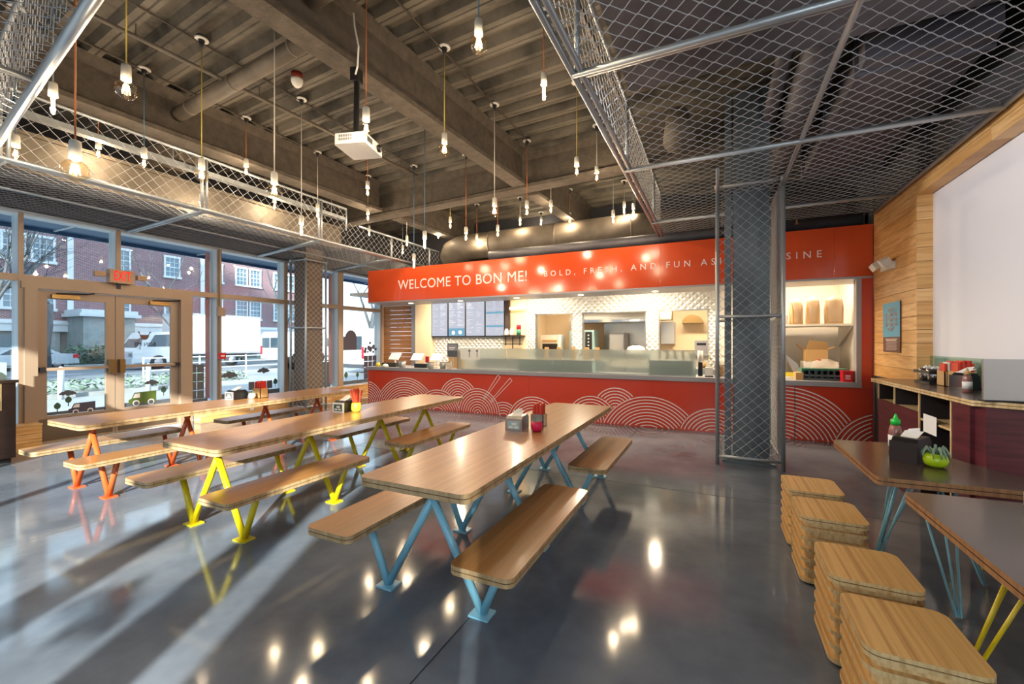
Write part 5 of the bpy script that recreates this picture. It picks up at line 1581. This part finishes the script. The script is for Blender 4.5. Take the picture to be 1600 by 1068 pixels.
# vehicles
def wheel(parent, x, y, r=.38, w_=.24):
    k = MB().tube((x - w_ / 2, y, r), (x + w_ / 2, y, r), r, 18).build('wheel', M['tyre'], parent, True)
    MB().tube((x + w_ / 2, y, r), (x + w_ / 2 + .02, y, r), r * .55, 12).build('hub', M['graytrim'], k, True)
t = thing('box_truck', 'white box truck passing on the street behind the door', 'truck', (-33.5, 13.7, GZ - .1))
MB().box(-1.15, 1.15, 2.6, 8.1, .95, 3.70).build('cargo_box', M['truckwhite'], t)
MB().box(1.15, 1.17, 2.6, 8.1, .90, 1.02).box(1.15, 1.17, 2.6, 8.1, 3.62, 3.72).build('box_rail', M['graytrim'], t)
MB().box(-.9, .9, .4, 8.0, .55, .85).build('chassis', M['cargrey'], t)
MB().prismx([(0.0, .45), (0.0, 1.15), (.22, 1.35), (.85, 2.35), (2.45, 2.45), (2.45, .45)], -1.05, 1.05).build('cab', M['truckwhite'], t)
MB().prismx([(.75, 1.45), (1.15, 2.2), (2.05, 2.25), (2.05, 1.45)], 1.05, 1.06).build('side_window', M['autoglass'], t)
MB().add([(-.9, .24, 1.40), (.9, .24, 1.40), (.9, .80, 2.26), (-.9, .80, 2.26)], [(0, 1, 2, 3)]).build('windscreen', M['autoglass'], t)
MB().box(-1.06, 1.06, -.06, .05, .40, .72).build('bumper', M['truckwhite'], t)
MB().box(.6, 1.0, -.03, .02, .85, 1.05).box(-1.0, -.6, -.03, .02, .85, 1.05).build('headlamp', M['graytrim'], t)
MB().tube((1.1, .35, 1.3), (1.35, .25, 1.9), .02, 6).box(1.28, 1.42, .2, .28, 1.6, 2.0).build('wing_mirror', M['cargrey'], t)
wheel(t, .95, 1.35, .45); wheel(t, .95, 6.0, .45)
MB().box(.6, 1.0, 6.9, 7.05, .25, .9).build('mud_flap', M['tyre'], t)
t = thing('parked_sedan', 'silver sedan seen from its red tail lamp at the left edge', 'car', (-38.8, 8.4, GZ - .1))
MB().prismx([(0, .35), (0, .8), (.9, .95), (1.7, 1.42), (3.1, 1.45), (3.9, 1.02), (4.6, .98), (4.7, .75), (4.65, .35)], -.88, .88).build('body', M['carsilver'], t)
MB().prismx([(1.25, .98), (1.8, 1.36), (3.0, 1.38), (3.55, 1.0)], .88, .89).build('side_window', M['autoglass'], t)
MB().box(.6, .9, 4.45, 4.72, .72, .95).box(-.9, -.6, 4.45, 4.72, .72, .95).build('tail_lamp', M['tail'], t)
MB().box(-.88, .9, 4.5, 4.74, .35, .6).build('bumper', M['carsilver'], t)
wheel(t, .75, .9, .33); wheel(t, .75, 3.7, .33)
def van(x, y, rz, nm):
    t = thing('delivery_van', nm, 'van', (x, y, GZ - .1), rz)
    MB().prismx([(0, .4), (0, 2.2), (.25, 2.45), (3.7, 2.45), (4.7, 1.55), (5.4, 1.25), (5.5, .4)], -.98, .98).build('body', M['truckwhite'], t)
    MB().prismx([(3.75, 1.4), (3.75, 2.15), (4.15, 1.95), (4.6, 1.45)], .98, .99).prismx([(2.4, 1.4), (2.4, 2.1), (3.5, 2.1), (3.5, 1.4)], .98, .985).build('side_window', M['autoglass'], t)
    MB().box(-.8, -.05, -.02, 0, 1.35, 2.05).box(.05, .8, -.02, 0, 1.35, 2.05).build('rear_window', M['autoglass'], t)
    MB().box(.8, .96, -.03, 0, .9, 1.5).box(-.96, -.8, -.03, 0, .9, 1.5).build('tail_lamp', M['tail'], t)
    MB().box(-.98, .98, -.1, 0, .4, .6).box(.99, 1.0, .6, 4.9, .55, .75).build('bumper', M['cargrey'], t)
    wheel(t, .85, 1.1, .35); wheel(t, .85, 4.4, .35)
van(-27.6, 19.3, 0, 'white van seen from behind beside the caged brown column')
van(-17.2, 16.6, R(-8), 'white van seen from the side at the far end of the window wall')

# bare trees
def bare_tree(x, y, h, nm, lean=0.0, seed=1, r0=.26, depth=5):
    random.seed(seed)
    t = thing('bare_tree', nm, 'tree', (x, y, GZ))
    trunk = MB(); br = MB()
    def grow(p, d, L_, r, k):
        steps = 3; pts = [p]; rr = [r]
        for i in range(steps):
            d = (d + Vector((random.uniform(-.18, .18), random.uniform(-.18, .18), random.uniform(-.06, .12)))).normalized()
            p = p + d * (L_ / steps); pts.append(p); rr.append(r * (1 - .35 * (i + 1) / steps))
        (trunk if k == depth else br).path(pts, rr, 7 if k > 2 else 4)
        if k == 0: return
        for i in range(3 if k > 1 else 4):
            a = random.uniform(0, 6.28); sp = random.uniform(.45, .95)
            e = (d + Vector((math.cos(a) * sp, math.sin(a) * sp, random.uniform(-.1, .35)))).normalized()
            q = pts[random.choice((2, 3, 3))]
            grow(q, e, L_ * random.uniform(.6, .8), rr[-1] * random.uniform(.5, .75), k - 1)
    grow(Vector((0, 0, 0)), Vector((lean, lean * .6, 1)).normalized(), h * .36, r0, depth)
    trunk.build('trunk', M['bark'], t, True); br.build('branches', M['bark'], t, True)
bare_tree(-36.5, 11.0, 11, 'thick leaning bare tree seen through the left door leaf', -.12, 5, .42)
bare_tree(-22.5, 11.4, 8, 'slim bare street tree seen through the sidelight beside the door', .05, 9, .10)
bare_tree(-24.5, 25.5, 11, 'tall forked bare tree seen at the far end of the window wall', .04, 14, .26)
bare_tree(-30, 35.5, 10, 'thin bare tree behind the far van', 0, 21, .16)
bare_tree(-19.5, 14.2, 9, 'bare tree between the brown column and the far mullion', .02, 33, .12)
bare_tree(-33, 7.0, 11, 'bare tree whose boughs cross the panes above the door', .3, 41, .26)
bare_tree(-26, 6.0, 9, 'bare tree left of the entrance outside', .25, 52, .16)

# planting strip, bollards, railing
t = thing('planting_bed', 'low green planting bed along the pavement outside the door', 'shrubs', (-18, 7, GZ))
MB().box(-.7, .7, -3.5, 4.5, 0, .12).build('bed_edge', M['stone'], t)
random.seed(3); lf = MB()
for i in range(1500):
    c = Vector((random.uniform(-.6, .6), random.uniform(-3.3, 4.3), random.uniform(.1, .5))); a = random.uniform(0, 6.28); s_ = random.uniform(.04, .1)
    u = Vector((math.cos(a), math.sin(a), random.uniform(-.4, .8))) * s_; w_ = Vector((-math.sin(a), math.cos(a), random.uniform(-.3, .3))) * s_ * .5
    lf.add([c - u, c - w_, c + u, c + w_], [(0, 1, 2, 3)])
o = lf.build('foliage', M['shrub'], t); o['kind'] = 'stuff'
t = thing('shrub_mass', 'green shrubs at the foot of the stone porch across the street', 'shrubs', (-42.2, 16.2, GZ))
random.seed(8); lf = MB()
for i in range(1400):
    a = random.uniform(0, 6.28); r_ = random.uniform(0, 1.2)
    c = Vector((r_ * math.cos(a) * .6, random.uniform(-2.2, 3.0), random.uniform(.05, 1.5 - .25 * abs(r_)))); s_ = random.uniform(.08, .2)
    u = Vector((math.cos(a), math.sin(a), random.uniform(-.4, .8))) * s_; w_ = Vector((-math.sin(a), math.cos(a), random.uniform(-.3, .3))) * s_ * .5
    lf.add([c - u, c - w_, c + u, c + w_], [(0, 1, 2, 3)])
o = lf.build('foliage', M['shrub'], t); o['kind'] = 'stuff'
t = thing('street_railing', 'pale metal street railing outside the sidelight', 'railing', (-20.5, 12.5, GZ))
for z in (.25, .5, .75, 1.0):
    MB().tube((0, -3.5, z), (0, 9, z), .03, 6).build('rail', M['fence'], t)
for i in range(7):
    MB().tube((0, -3.5 + 2.05 * i, 0), (0, -3.5 + 2.05 * i, 1.05), .035, 6).build('post', M['fence'], t)
for i, (x, y, nm) in enumerate(((-17.0, 5.5, 'left of the planting bed middle'), (-17.0, 7.6, 'right of the planting bed middle'))):
    o = MB().lathe([(.07, 0), (.07, .85), (.05, .92), (.01, .95)], (x, y, GZ), 10).build('bollard', M['fence'], None, True); tag(o, 'pale street bollard ' + nm, 'bollard')
# tall unseen block, added to keep the low sun off road and facade
t = thing('street_sun_blocker', 'added unseen grey block keeping the low sun off the street', 'building', (-30, -66, GZ))
MB().box(-32, 36, -10, 10, 0, 46).build('block_wall', M['stone'], t)
MB().box(-32.5, 36.5, -10.5, 10.5, 46, 47).build('cornice', M['whitepaint'], t)
